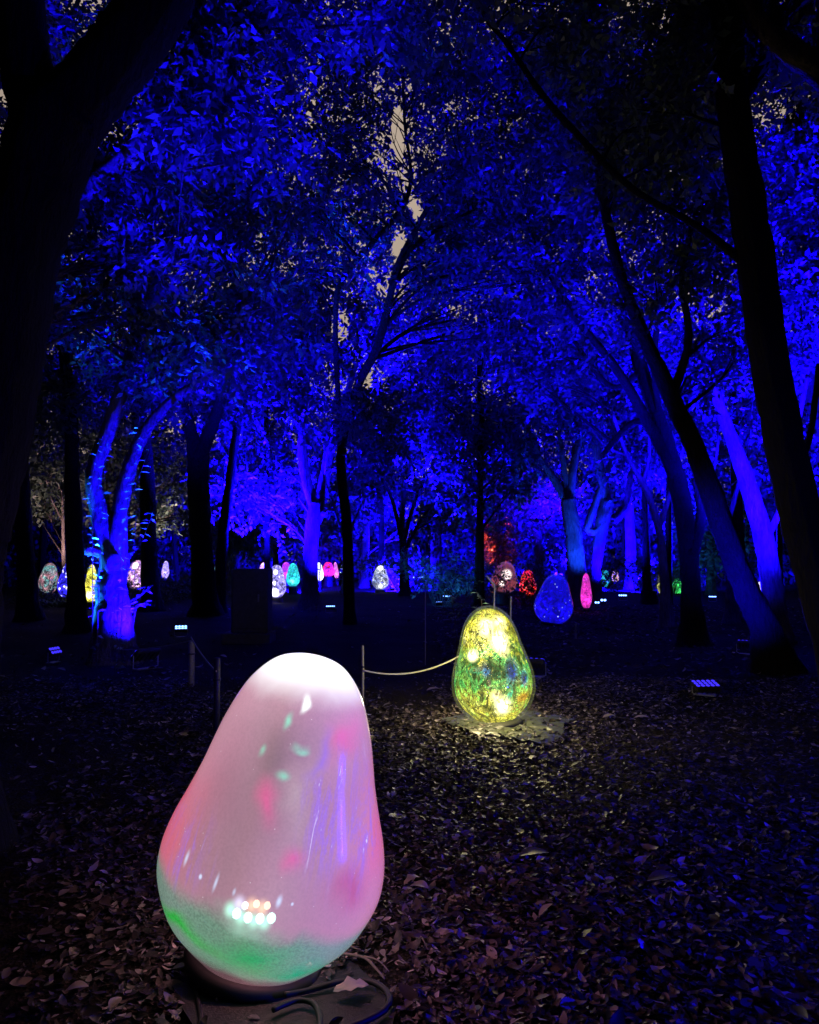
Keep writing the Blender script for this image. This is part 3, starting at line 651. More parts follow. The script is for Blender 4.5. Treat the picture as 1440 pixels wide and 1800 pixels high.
    top = ramp(nt, math_(nt, 'ADD', zs, math_(nt, 'MULTIPLY', wob, .6)), [(.80, (0, 0, 0)), (.90, (1, 1, 1))], 'EASE')
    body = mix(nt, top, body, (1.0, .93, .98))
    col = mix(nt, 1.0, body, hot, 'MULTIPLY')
    p = N(nt, 'ShaderNodeBsdfPrincipled', {'Base Color': (.42, .40, .42, 1), 'Roughness': .13, 'Specular IOR Level': .65, 'Coat Weight': .5, 'Coat Roughness': .03, 'Emission Strength': .98})
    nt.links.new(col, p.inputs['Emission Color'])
    bp = N(nt, 'ShaderNodeBump', {'Distance': .004}); nt.links.new(math_(nt, 'MULTIPLY', low, .6), bp.inputs['Strength']); nt.links.new(grain.outputs['Fac'], bp.inputs['Height']); nt.links.new(bp.outputs[0], p.inputs['Normal'])
    tr = N(nt, 'ShaderNodeBsdfTransparent', {'Color': (1, 1, 1, 1)})
    e2 = N(nt, 'ShaderNodeEmission', {'Strength': .25}); nt.links.new(col, e2.inputs['Color'])
    gm = N(nt, 'ShaderNodeNewGeometry'); side = N(nt, 'ShaderNodeMixShader'); nt.links.new(gm.outputs['Backfacing'], side.inputs[0]); nt.links.new(p.outputs[0], side.inputs[1]); nt.links.new(e2.outputs[0], side.inputs[2])
    ms = N(nt, 'ShaderNodeMixShader', {0: .11}); nt.links.new(side.outputs[0], ms.inputs[1]); nt.links.new(tr.outputs[0], ms.inputs[2]); nt.links.new(ms.outputs[0], out.inputs[0])
    return m

def pink_egg():
    d = 3.06; c = G(450, 980 + CAMH * FPX / d); root = empty('glowing_egg', (c[0], c[1], .055))
    root.rotation_euler = (R(0), R(10.2), 0)
    tag(root, 'large milky pink glowing egg with a green lower bowl standing in the foreground', 'light egg', 'glowing eggs standing in the grove')
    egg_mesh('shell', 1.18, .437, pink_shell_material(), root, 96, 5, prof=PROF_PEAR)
    egg_base(.44, 1.2, root, mat=BLACK_PLASTIC)
    lm = bpy.data.lights.new('egg_lamp', 'POINT'); lm.energy = 62; lm.color = (1, .38, .46); lm.shadow_soft_size = .12
    o = bpy.data.objects.new('lamp', lm); link(o, root); o.location = (0, 0, .50)
    cols = [('led_green', (.35, 1, .75), 16), ('led_warm', (1, .55, .3), 12), ('led_cool', (.8, .75, 1), 12)]
    mats = [emis(*q) for q in cols]
    Mi = (Matrix.Translation(root.location) @ root.rotation_euler.to_matrix().to_4x4()).inverted()
    for px, py, r, k in ((416, 1606, 8, 0), (436, 1613, 8, 0), (457, 1615, 8, 0), (477, 1614, 8, 0), (431, 1592, 6, 2), (451, 1589, 6, 1), (470, 1592, 6, 1)):
        q = np.array(Mi @ Vector([float(a) for a in W(px, py, 2.80)])); rr = r * 2.80 / FPX
        b = MB(); n_ = 7; pts = [q + np.array([0, 0, rr * 1.15 * math.cos(math.pi * (1 - i / n_))]) for i in range(n_ + 1)]
        b.tube(pts, [max(.0004, rr * math.sin(math.pi * i / n_)) for i in range(n_ + 1)], 12); b.build('led', mats[k], root, smooth=True)
    return root
pink_egg()

def foil_material(name, cols, strength, scale=9.0, hots=(), hotcol=(1, .95, .6), hotgain=5.0, alpha=.35, zcols=None, patches=()):
    """crinkled film: lamplit folds and reflections painted into its emission, evenly see-through"""
    m, nt, out = newmat(name)
    tc = N(nt, 'ShaderNodeTexCoord'); co = tc.outputs['Object']
    mp = N(nt, 'ShaderNodeMapping'); mp.inputs['Scale'].default_value = (1, 1, .55); nt.links.new(co, mp.inputs[0])
    n1 = N(nt, 'ShaderNodeTexNoise', {'Scale': scale, 'Detail': 6.0, 'Roughness': .7, 'Distortion': 2.6}); nt.links.new(mp.outputs[0], n1.inputs['Vector'])
    n2 = N(nt, 'ShaderNodeTexNoise', {'Scale': scale * .38, 'Detail': 2.0, 'Distortion': .8}); nt.links.new(co, n2.inputs['Vector'])
    n3 = N(nt, 'ShaderNodeTexVoronoi', {'Scale': scale * 1.3}, feature='DISTANCE_TO_EDGE'); nt.links.new(n1.outputs['Color'], n3.inputs['Vector'])
    st = [(.28 + .44 * i / max(1, len(cols) - 1), c) for i, c in enumerate(cols)]
    hue = ramp(nt, n2.outputs['Fac'], st)
    if zcols:
        sp = N(nt, 'ShaderNodeSeparateXYZ'); nt.links.new(co, sp.inputs[0])
        zz = math_(nt, 'ADD', sp.outputs['Z'], math_(nt, 'MULTIPLY', math_(nt, 'SUBTRACT', n1.outputs['Fac'], .5), 1.1))
        zz = math_(nt, 'ADD', zz, math_(nt, 'MULTIPLY', math_(nt, 'SUBTRACT', n2.outputs['Fac'], .5), .9))
        hue = mix(nt, .72, hue, ramp(nt, math_(nt, 'MULTIPLY', zz, .8), zcols))
    lum = ramp(nt, n1.outputs['Fac'], [(.36, (.0, .0, .0)), (.45, (.10, .10, .10)), (.495, (1.0, 1.0, 1.0)), (.52, (.03, .03, .03)), (.57, (.12, .12, .12)), (.60, (2.6, 2.6, 2.2)), (.64, (.1, .1, .1)), (.72, (.5, .5, .5))])
    col = mix(nt, 1.0, hue, lum, 'MULTIPLY')
    n4 = N(nt, 'ShaderNodeTexNoise', {'Scale': scale * .55, 'Detail': 3.0, 'Distortion': 1.5}); nt.links.new(co, n4.inputs['Vector'])
    for c, r, pc in patches: col = mix(nt, blob(nt, co, c, r, 2.0), col, mix(nt, 1.0, pc, lum, 'MULTIPLY'))
    col = mix(nt, 1.0, col, ramp(nt, n4.outputs['Fac'], [(.38, (.18,) * 3), (.52, (1,) * 3)]), 'MULTIPLY')
    for c, r, pw in hots:  # hot spots of the inner lamps painted in
        col = mix(nt, math_(nt, 'MULTIPLY', blob(nt, co, c, (r, r * 1.6, r * 1.15), pw), ramp(nt, n1.outputs['Fac'], [(.40, (.10,) * 3), (.52, (1,) * 3)])), col, tuple(hotgain * q for q in hotcol))
    e = N(nt, 'ShaderNodeEmission', {'Strength': strength}); nt.links.new(col, e.inputs['Color'])
    g = N(nt, 'ShaderNodeBsdfGlossy', {'Color': (.55, .62, .35, 1), 'Roughness': .12})
    b = N(nt, 'ShaderNodeBump', {'Strength': .7, 'Distance': .02}); nt.links.new(n1.outputs['Fac'], b.inputs['Height']); nt.links.new(b.outputs[0], g.inputs['Normal'])
    ad = N(nt, 'ShaderNodeMixShader', {0: .14}); nt.links.new(e.outputs[0], ad.inputs[1]); nt.links.new(g.outputs[0], ad.inputs[2])
    ad2 = N(nt, 'ShaderNodeAddShader'); nt.links.new(e.outputs[0], ad2.inputs[0]); nt.links.new(g.outputs[0], ad2.inputs[1])
    tr = N(nt, 'ShaderNodeBsdfTransparent')
    ms = N(nt, 'ShaderNodeMixShader', {0: alpha}); nt.links.new(ad.outputs[0], ms.inputs[1]); nt.links.new(tr.outputs[0], ms.inputs[2]); nt.links.new(ms.outputs[0], out.inputs[0])
    return m
def clear_shell_material(name, tint, rim, rimstr=.35, clear=.86):
    m, nt, out = newmat(name)
    tc = N(nt, 'ShaderNodeTexCoord'); n1 = N(nt, 'ShaderNodeTexNoise', {'Scale': 3.0, 'Detail': 3.0, 'Distortion': 1.0}); nt.links.new(tc.outputs['Object'], n1.inputs['Vector'])
    lw = N(nt, 'ShaderNodeLayerWeight', {'Blend': .35})
    g = N(nt, 'ShaderNodeBsdfGlossy', {'Color': (*tint, 1), 'Roughness': .04})
    b = N(nt, 'ShaderNodeBump', {'Strength': .25, 'Distance': .03}); nt.links.new(n1.outputs['Fac'], b.inputs['Height']); nt.links.new(b.outputs[0], g.inputs['Normal'])
    e = N(nt, 'ShaderNodeEmission', {'Strength': rimstr}); c = mix(nt, n1.outputs['Fac'], rim, tuple(q * .3 for q in rim)); nt.links.new(c, e.inputs['Color'])
    ad = N(nt, 'ShaderNodeAddShader'); nt.links.new(g.outputs[0], ad.inputs[0]); nt.links.new(e.outputs[0], ad.inputs[1])
    tr = N(nt, 'ShaderNodeBsdfTransparent', {'Color': (.97, .97, .95, 1)})
    f = ramp(nt, lw.outputs['Facing'], [(.0, (1 - clear,) * 3), (.6, (.25,) * 3), (1, (.9,) * 3)])
    ms = N(nt, 'ShaderNodeMixShader'); nt.links.new(f, ms.inputs[0]); nt.links.new(tr.outputs[0], ms.inputs[1]); nt.links.new(ad.outputs[0], ms.inputs[2]); nt.links.new(ms.outputs[0], out.inputs[0])
    return m
def yellow_egg():
    d = 7.40; c = G(873, 980 + CAMH * FPX / d); root = empty('glowing_egg', (c[0], c[1], .06)); root.rotation_euler = (0, R(-4.5), 0)
    tag(root, 'clear glass-like egg glowing yellow and green, standing on a crumpled plastic sheet', 'light egg', 'glowing eggs standing in the grove')
    egg_mesh('shell', 1.09, .392, clear_shell_material('clear_yellow_shell', (.8, .85, .75), (.45, .5, .16), .30), root, 72, 4)
    hots = [((-.05, -.26, .92), .11, 2.2), ((.07, -.28, .79), .12, 2.2), ((.10, -.28, .70), .08, 1.4), ((-.19, -.22, .66), .07, 2.0), ((.04, -.30, .20), .12, 1.3), ((.10, -.2, .95), .10, 1.2), ((-.02, -.3, .3), .08, .9)]
    cols = [(.05, .10, 1.0), (.05, .65, .30), (.08, .75, .12), (.75, .80, .08), (.9, .75, .10), (.06, .7, .14), (.8, .5, .08), (.03, .4, .5), (.04, .05, 1.0)]
    egg_mesh('foil_lining', 1.03, .362, foil_material('yellow_foil', cols, 2.9, 10, hots, hotcol=(1, .94, .45), hotgain=3.4, alpha=.28, zcols=[(.05, (.75, .65, .06)), (.18, (.85, .7, .10)), (.28, (.12, .75, .10)), (.42, (.02, .55, .16)), (.52, (.04, .5, .10)), (.60, (.60, .62, .02)), (.80, (.85, .72, .04))], patches=[((.15, -.28, .50), (.09, .4, .16), (.01, .03, 1.2)), ((-.08, -.3, .52), (.06, .4, .09), (.05, .25, 1.0)), ((.26, -.15, .42), (.07, .4, .12), (.02, .04, .9)), ((.24, -.2, .25), (.10, .4, .08), (.9, .40, .03))]), root, 72, 4, z0=.03, wob=.015)
    egg_mesh('inner_foil', .80, .20, foil_material('inner_yellow_foil', [(.9, .8, .2), (.2, .8, .2), (1, .7, .1)], .8, 16, (), alpha=.4), root, 48, 3, z0=.12, wob=.06)
    egg_base(.40, 1.1, root, mat=BLACK_PLASTIC)
    lm = bpy.data.lights.new('egg_lamp', 'POINT'); lm.energy = 460; lm.color = (1, .82, .40); lm.shadow_soft_size = .10
    o = bpy.data.objects.new('lamp', lm); link(o, root); o.location = (.0, -.06, .62)
yellow_egg()

def far_egg(label, cx, top, bot, wpx, cols, strength, d=None, lean=0.0, scale=7.0, plain=False, hots=(), hotcol=(1, .95, .9), shape=1.0, rim=None, alpha=.1, spots=None):
    """a distant egg: size from its pixel height, placed on the ground at its own distance"""
    h = 1.15
    d = FPX * h / (bot - top) if d is None else d
    h = (bot - top) * d / FPX; Rm = wpx * .5 * d / FPX
    zb = CAMH - (bot - HOR) * d / FPX
    c = W(cx, bot, d)
    root = empty('glowing_egg', (c[0], c[1], max(zb, .05))); root.rotation_euler = (0, R(lean), 0)
    tag(root, label, 'light egg', 'glowing eggs standing in the grove')
    if plain:
        m, nt, out = newmat('far_egg_glow'); tc = N(nt, 'ShaderNodeTexCoord')
        n1 = N(nt, 'ShaderNodeTexNoise', {'Scale': scale * .5, 'Detail': 3.0, 'Distortion': 1.2}); nt.links.new(tc.outputs['Object'], n1.inputs['Vector'])
        cc = ramp(nt, n1.outputs['Fac'], [(.3 + .4 * i / max(1, len(cols) - 1), q) for i, q in enumerate(cols)])
        if spots:
            v = N(nt, 'ShaderNodeTexVoronoi', {'Scale': spots[0]}); nt.links.new(tc.outputs['Object'], v.inputs['Vector'])
            cc = mix(nt, ramp(nt, v.outputs['Distance'], [(spots[1], (1, 1, 1)), (spots[1] + .06, (0, 0, 0))]), cc, spots[2])
        for c_, r_, pw in hots: cc = mix(nt, blob(nt, tc.outputs['Object'], c_, (r_, 1.0, r_), pw), cc, tuple(3 * q for q in hotcol))  # lamp hot spots painted into the shell colour
        sp = N(nt, 'ShaderNodeSeparateXYZ'); nt.links.new(tc.outputs['Object'], sp.inputs[0])
        n5 = N(nt, 'ShaderNodeTexNoise', {'Scale': 5.5, 'Detail': 5.0, 'Distortion': 2.0}); nt.links.new(tc.outputs['Object'], n5.inputs['Vector'])
        cc = mix(nt, 1.0, cc, ramp(nt, n5.outputs['Fac'], [(.36, (.16, .16, .20)), (.48, (.8, .8, .8)), (.56, (.55, .55, .6)), (.62, (1.7, 1.7, 1.7))]), 'MULTIPLY')
        cc = mix(nt, 1.0, cc, ramp(nt, math_(nt, 'DIVIDE', sp.outputs['Z'], h), [(.0, (.6, .6, .6)), (.22, (1.5, 1.5, 1.5)), (.6, (.8, .8, .8)), (.85, (.75, .75, .75)), (1, (1.3, 1.3, 1.3))]), 'MULTIPLY')  # falloff of a lamp at the base painted in by height
        p = N(nt, 'ShaderNodeBsdfPrincipled', {'Base Color': (.2, .2, .2, 1), 'Roughness': .15, 'Emission Strength': strength * 1.5}); nt.links.new(cc, p.inputs['Emission Color']); nt.links.new(p.outputs[0], out.inputs[0])
    else:
        m = foil_material('far_egg_foil', cols, strength * 3.0, scale, [(c_, r_, pw) for c_, r_, pw in hots], hotcol=hotcol, hotgain=3.0, alpha=alpha)
    egg_mesh('shell', h, Rm, m, root, 32, 2)
    if rim: egg_mesh('outer_shell', h * 1.02, Rm * 1.05, clear_shell_material('far_clear_shell', (.8, .8, .8), rim, .6), root, 32, 2)
    if zb > .12:      # stands on a low plinth
        b = MB(); P, Rr = smooth_path([(0, 0, -zb - .05), (0, 0, -.03)], [Rm * .75, Rm * .6], 3); b.tube(P, Rr, 20); b.build('plinth', DARK_METAL, root)
    else: egg_base(Rm, h, root)
    return root
WHT = (1, .95, 1)
far_egg('small plain purple egg at the left edge of the photo', 15, 979, 1003, 12, [(.25, .03, .6), (.5, .06, .8)], .9, plain=True, d=52)
far_egg('dim egg swirled with pink, teal and white lines, second from the left edge', 84, 990, 1041, 33, [(.1, .02, .05), (.6, .25, .35), (.05, .4, .45), (.5, .4, .5)], .9, lean=4, rim=(.3, .25, .3), scale=6)
far_egg('dark blue egg covered in white spots left of the vine tree', 117, 986, 1049, 35, [(.01, .005, .35), (.03, .02, .8), (.01, .01, .5)], 1.1, plain=True, lean=6, spots=(7, .20, (1.5, 1.5, 2.6)), hots=(((.08, -.2, 1.0), .12, 3), ((.12, -.3, .3), .07, 2)))
far_egg('yellow egg seen as a narrow sliver against the vine tree', 160, 992, 1057, 22, [(.5, .5, .03), (.9, .8, .1), (.3, .45, .03)], 1.5, hots=(((.0, -.15, .2), .14, 3),), hotcol=(1, 1, .3))
far_egg('white and pink patterned egg right behind the vine tree', 242, 985, 1036, 40, [(.5, .15, .5), (.9, .5, .8), (.2, .08, .5), (.9, .7, .8)], 1.3, hots=(((-.02, -.3, .95), .16, 3), ((-.05, -.3, .5), .12, 2)), hotcol=(1, .75, .85), scale=6)
far_egg('small lilac white egg between two black trunks on the left', 290, 986, 1016, 13, [(.4, .25, .6), (.8, .7, .9)], 1.0, plain=True, d=40, lean=3)
far_egg('teal and blue egg half hidden behind the thin dark leaning trunk', 383, 994, 1047, 26, [(.02, .3, .45), (.1, .5, .4), (.5, .4, .35), (.02, .1, .6)], 1.1, rim=(.3, .3, .35))
far_egg('orange-white tip of an egg above the dark cabinet', 463, 989, 1030, 20, [(.9, .35, .1), (1, .6, .35)], 1.5, plain=True, d=40)
far_egg('blue and white foil egg just right of the dark cabinet', 486, 993, 1049, 34, [(.08, .04, .8), (.4, .35, 1), (.03, .02, .6)], 1.5, hots=(((.0, -.3, .9), .12, 2.4), ((-.02, -.3, .15), .2, 3), ((-.03, -.3, .5), .09, 2)), hotcol=(.9, .85, 1))
far_egg('magenta egg peeking out behind the teal egg', 503, 988, 1018, 20, [(.5, .02, .4), (.8, .1, .4)], .9, plain=True, d=44)
far_egg('teal egg between the blue-white foil egg and the bright blue forked tree', 515, 990, 1030, 24, [(.01, .25, .4), (.03, .7, .7), (.02, .2, .6)], 1.1, plain=True, d=34, scale=6, hots=(((.0, -.3, .2), .14, 2),), hotcol=(.1, .8, .6))
far_egg('plain glowing white egg right of the bright blue forked tree', 560, 989, 1021, 18, [(1, 1, .95), (.9, .95, 1)], 1.6, plain=True, d=38)
far_egg('bright red egg behind the white egg', 577, 988, 1013, 24, [(.9, .01, .01), (.7, .02, .05), (.3, .01, .01)], 1.4, plain=True, d=44, scale=8)
far_egg('tiny pink egg right of the bright red egg', 592, 988, 1016, 9, [(.9, .1, .4), (.8, .3, .6)], 1.2, plain=True, d=46, lean=-6)
far_egg('tiny greenish white egg beside the thin bare trunk', 601, 994, 1009, 7, [(.6, .9, .6), (.7, .9, .9)], 1.1, plain=True, d=54)
far_egg('clear egg with white and slate blue reflections at the centre of the far row', 669, 994, 1035, 29, [(.02, .02, .12), (.25, .3, .7), (.6, .65, .8), (.03, .03, .2)], 1.2, rim=(.25, .28, .6), hots=(((.0, -.25, 1.0), .2, 2), ((.0, -.25, .15), .14, 1.4)), hotcol=(.8, .85, 1), d=36)
far_egg('dark red see-through egg with a white-hot lamp inside, above the yellow egg', 884, 988, 1040, 46, [(.10, .01, .01), (.3, .04, .03), (.12, .02, .05)], .7, plain=True, rim=(.35, .2, .5), hots=(((.02, -.2, .62), .24, 5), ((-.12, -.2, .28), .14, 4)), hotcol=(1, .8, .75), lean=8, d=28)
far_egg('red egg with orange highlights and a magenta flank', 928, 1001, 1047, 30, [(.5, .01, .01), (.9, .02, .02), (.6, .01, .03)], 1.3, plain=True, spots=(6, .22, (1.6, .5, .12)), hots=(((.32, -.1, .6), .25, 1.0),), hotcol=(.35, .01, .12), d=32)
far_egg('large smooth deep blue egg right of the yellow one', 970, 1010, 1095, 65, [(.004, .0, .42), (.006, .001, .85), (.003, .004, .6)], .85, plain=True, lean=7, rim=(.01, .02, .8), scale=4, spots=(9, .075, (1, 1.3, 2)))
far_egg('narrow magenta egg partly hidden by the dark Y tree', 1031, 1008, 1068, 19, [(.7, .02, .5), (.9, .03, .6), (.5, .05, .8)], 1.1, plain=True, scale=5, rim=(.4, .1, .4), d=23.2)
far_egg('cyan striped egg right of the Y tree trunk', 1064, 1002, 1031, 20, [(.02, .2, .6), (.03, .6, .8), (.01, .1, .5)], 1.1, d=38, scale=8, alpha=.1)
far_egg('small peach coloured egg next to the cyan striped egg', 1082, 1002, 1022, 13, [(.8, .4, .3), (.9, .55, .4)], .9, plain=True, d=46)
far_egg('egg speckled with pale yellow lights before the slim dark trunk', 1164, 1006, 1046, 16, [(.01, .01, .01), (.5, .5, .15), (.02, .02, .02)], 1.3, d=34, scale=9)
far_egg('egg speckled with green lights left of the black forked trunk', 1192, 1018, 1044, 22, [(.01, .05, .01), (.05, .8, .15), (.02, .1, .05)], 1.4, d=34, scale=9)
far_egg('white and lilac egg glimpsed behind the leaning trunks at the right', 1338, 1022, 1040, 16, [(.7, .6, .9), (.9, .9, .8)], 1.2, d=34, plain=True)

# ---------------------------------------------------------------- flood lamps on the ground
def flood(label, px, py, target, power, angle=80, w=.30, led=None, yaw=None, tilt=35, face=True, col=None, cols=4, rows=2, lift=.10, blend=.9):
    b = G(px, py); root = empty('flood_lamp', (b[0], b[1], 0)); t = np.array(target)
    dirn = t - np.array([b[0], b[1], .2]); az = math.atan2(dirn[1], dirn[0])
    tag(root, label, 'flood lamp', 'flood lamps aimed up into the trees')
    h = w * .55; Rm = Matrix.Rotation((yaw if yaw is not None else az) - math.pi / 2, 4, 'Z') @ Matrix.Rotation(R(tilt), 4, 'X')
    # local y is the beam, x the width
    mb = MB(); mb.box((0, 0, lift + h * .5), (w, .07, h), Rm, .012)
    for k in range(5):
        o = Rm @ Vector((-w * .4 + w * .2 * k, -.045, 0)); mb.box((o[0], o[1], o[2] + lift + h * .5), (.006, .03, h * .8), Rm)
    hs = mb.build('housing', DARK_METAL, root)
    mb = MB()
    for s in (-1, 1):
        o = Rm @ Vector((s * (w * .5 + .008), 0, 0)); P = [(o[0], o[1], lift + h * .5), (o[0], o[1], .03), (o[0] * .6, o[1] * .6, .01)]; mb.tube(P, [.008] * 3, 6)
    mb.box((0, 0, .006), (w * .8, .12, .012), Matrix.Rotation(az - math.pi / 2, 4, 'Z')); mb.build('bracket', GREY_METAL, root)
    lm_ = led or LED_BLUE
    for i in range(cols):
        for j in range(rows):
            o = Rm @ Vector((-w * .5 + w * (i + .5) / cols, .038, -h * .5 + h * (j + .5) / rows))
            n = Rm @ Vector((0, 1, 0)); r = min(w / cols, h / rows) * .44
            q = MB(); c = np.array([o[0], o[1], o[2] + lift + h * .5]); nn = np.array(n)
            q.tube([c, c + nn * .006, c + nn * .010], [r, r * .8, r * .3], 8); q.build('led', lm_, hs)
    if power > 0:
        ld = bpy.data.lights.new('flood_beam', 'SPOT'); ld.energy = power * LIGHT_GAIN; ld.color = col or BLUE; ld.spot_size = R(angle); ld.spot_blend = blend; ld.shadow_soft_size = .09
        lo = bpy.data.objects.new('beam', ld); link(lo, root)
        n = Vector(dirn).normalized(); n2 = Vector((n[0], n[1], 0)).normalized()
        lo.location = (n2[0] * .16, n2[1] * .16, lift + h * .5 + .10)
        lo.rotation_euler = n.to_track_quat('-Z', 'Y').to_euler()
    return root
K = 1000.0
CAMYAW = lambda px: math.atan2(-1.0, -(px - CX) / FPX)
flood('long pale flood lamp lying beside the foot of the vine tree', 256, 1176, W(212, 840, 11.9), 4.5 * K, 115, .40, LED_DIM, tilt=50)
flood('dim blue flood lamp behind the wooden post left of the pink egg', 318, 1120, W(400, 600, 14), 5 * K, 70, .24, LED_WHITE, yaw=CAMYAW(318), tilt=60)
flood('row of cold blue leds on the ground by the bright blue forked tree', 581, 1078, W(570, 700, 24), 7 * K, 90, .26, LED_WHITE, yaw=CAMYAW(580), tilt=55, rows=1, cols=5)
flood('cold white led row left of the yellow egg in the dark', 786, 1058, W(760, 740, 30), 65 * K, 84, .30, LED_WHITE, yaw=CAMYAW(786), tilt=40, rows=1, cols=5)
flood('white led bar on a stand below the sparkling bush', 735, 1030, W(670, 850, 42), 90 * K, 100, .60, LED_WHITE, yaw=CAMYAW(735), tilt=20, rows=1, cols=5, lift=.3)
flood('flood lamp sticking out behind the right side of the yellow egg', 940, 1190, W(1030, 450, 13.6), 7 * K, 58, .30, LED_DIM, tilt=55)
flood('tilted blue led flood lamp alone on the dark ground at the right', 1240, 1222, W(1285, 980, 11.2), 1.4 * K, 62, .30, LED_DIM, yaw=CAMYAW(1240) + .5, tilt=72, cols=5, rows=3, lift=.02)
flood('small bright point lamp in front of the black forked trunk', 1230, 1110, W(1330, 900, 15), 9 * K, 100, .14, LED_WHITE, yaw=CAMYAW(1230), tilt=30, cols=2, rows=1)
flood('bright white-blue lamp glowing on the ground left of the leaning trunk', 1253, 1058, W(1290, 640, 24), 50 * K, 100, .26, LED_WHITE, yaw=CAMYAW(1253), tilt=30, rows=1, cols=5)
flood('first small lamp right of the magenta egg', 1050, 1068, W(1006, 900, 27), 1.0 * K, 60, .16, LED_WHITE, yaw=CAMYAW(1044), tilt=30, cols=2, rows=1, col=(.004, .045, 1.0))
flood('second small lamp right of the magenta egg, slightly farther', 1061, 1064, W(1080, 840, 27.5), 4 * K, 90, .2, LED_WHITE, yaw=CAMYAW(1058), tilt=30, cols=2, rows=1)
flood('lamp at the foot of the slim dark trunk right of the magenta egg', 1095, 1056, W(1050, 640, 34), 75 * K, 110, .3, LED_WHITE, yaw=CAMYAW(1095), tilt=30, rows=1, cols=4)
flood('small dark lamp housing on the ground left of the vine tree', 94, 1165, W(215, 880, 11.9), 1.1 * K, 60, .24, LED_DIM, tilt=40, col=(.012, .22, 1.0))
# added lamps, mostly out of sight, that brighten leaves and trunks
flood('added flood lamp hidden behind the pink egg, aimed at the upper left leaves', 470, 1330, W(385, 60, 7.4), 6.5 * K, 38, .28, LED_DIM, tilt=50, blend=.5)
flood('added flood lamp behind the right black trunk, aimed at the right edge leaves', 1520, 1170, W(1415, 480, 16), 42 * K, 90, .3, LED_DIM, tilt=50)
flood('added flood lamp behind the cabinet, aimed at the leafy middle left', 440, 1075, W(470, 720, 26), 75 * K, 100, .3, LED_DIM, tilt=50)
flood('added flood lamp behind the leaning trunk, aimed at the slim blue trunk', 1310, 1150, W(1330, 860, 15.2), 1.2 * K, 80, .24, LED_DIM, tilt=50)
flood('added warm white lamp far left that lights the slender pinkish tree', 96, 1060, W(95, 840, 31), .55 * K, 60, .24, LED_WHITE, yaw=CAMYAW(96) + math.pi, tilt=40, col=(1, .60, .62))
flood('added warm lamp far back between the left trunks', 330, 1040, W(290, 900, 37), 1.0 * K, 60, .24, LED_WHITE, yaw=CAMYAW(330) + math.pi, tilt=40, col=(1, .72, .6))
flood('small cold lamp added inside the sparkling bush left of the yellow egg', 772, 1070, W(782, 1000, 27), .12 * K, 110, .2, LED_WHITE, yaw=math.pi / 2, tilt=40, col=(.03, .25, 1.0))
flood('small cold lamp added at the bushy growth left of the leaning trunk', 1228, 1052, W(1240, 990, 32), .12 * K, 110, .2, LED_WHITE, yaw=math.pi / 2, tilt=40, col=(.03, .25, 1.0))
for lab, px, tx, pw in (('added flood lamp far back that washes the low leaves behind the teal egg', 520, 480, 60), ('added flood lamp far back that washes the low leaves behind the clear white-blue egg', 690, 740, 60),
                        ('added flood lamp far back that washes the low leaves behind the deep blue egg', 985, 960, 60), ('added flood lamp far back that washes the low leaves behind the peach egg', 1120, 1180, 50)):
    flood(lab, px, 1042, W(tx, 930, 50), pw * K * .42, 120, .2, LED_DIM, tilt=10)  # added to fill the dark band of low leaves with blue light
flood('added reddish lamp far back that lights the red shrubby tree', 868, 1050, W(872, 960, 31), 1.0 * K, 50, .2, emis('led_red', (1, .2, .1), 6), yaw=math.pi / 2, tilt=40, col=(1, .16, .10))  # added to throw red light on the shrub
flood('added blue flood lamp unseen past the right edge, washing the near leaves', 3400, 2050, (-1.5, 6.0, -.4), 0.22 * K, 130, .3, LED_BLUE, tilt=15, lift=.5)  # added out of view to give the litter blue light

# ---------------------------------------------------------------- rope fence
def post(label, px, py_top, py_bot, w, h=None, mat=WOOD, d=None):
    b = G(px, py_bot); root_ = empty('rope_post', (b[0], b[1], 0)); tag(root_, label, 'post', 'thin posts of the rope fence')
    dd = gd(px, py_bot); H = (py_bot - py_top) * dd / FPX
    mb = MB(); mb.tube([(0, 0, -.05), (0.002, 0, H * .5), (0, 0, H - .012), (0, 0, H)], [w * .5, w * .5, w * .5, w * .38], 10, .05); mb.build('shaft', mat, root_, smooth=True)
    mb = MB(); mb.tube([(0, 0, H * .70), (0, 0, H * .70 + .02)], [w * .62] * 2, 10); mb.build('rope_ring', DARK_METAL, root_, smooth=True)
    return root_, b, H
r1, b1, H1 = post('thin yellowish post right behind the pink egg holding the rope', 637, 1135, 1268, .030)
r2, b2, H2 = post('greyish wooden post farthest left near the vine tree', 336, 1128, 1204, .075)
r3, b3, H3 = post('dark post close to the left shoulder of the pink egg', 380, 1157, 1290, .060, mat=DARK_METAL)
r4, b4, H4 = post('post hidden mostly behind the yellow egg', 872, 1130, 1252, .030)
def rope(label, a, b, sag, r=.011):
    mb = MB(); pts = [np.array(a) * (1 - t) + np.array(b) * t - np.array([0, 0, sag * 4 * t * (1 - t)]) for t in np.linspace(0, 1, 30)]
    mb.tube(pts, [r] * 30, 8, .08); o = mb.build('rope', ROPE, None, smooth=True, origin=pts[0]); tag(o, label, 'rope')
rope('pale rope sagging from the thin post towards the yellow egg', W(637, 1178, gd(637, 1268)), W(858, 1118, gd(872, 1252)), .17, .0085)
rope('thin dark rope between the two posts left of the pink egg', W(336, 1120, gd(336, 1204)), W(380, 1180, gd(380, 1290)), .03, .008)
rope('thin faint rope running left from the greyish post to the vine tree', W(336, 1126, gd(336, 1204)), W(215, 1142, 11.4), .03, .006)

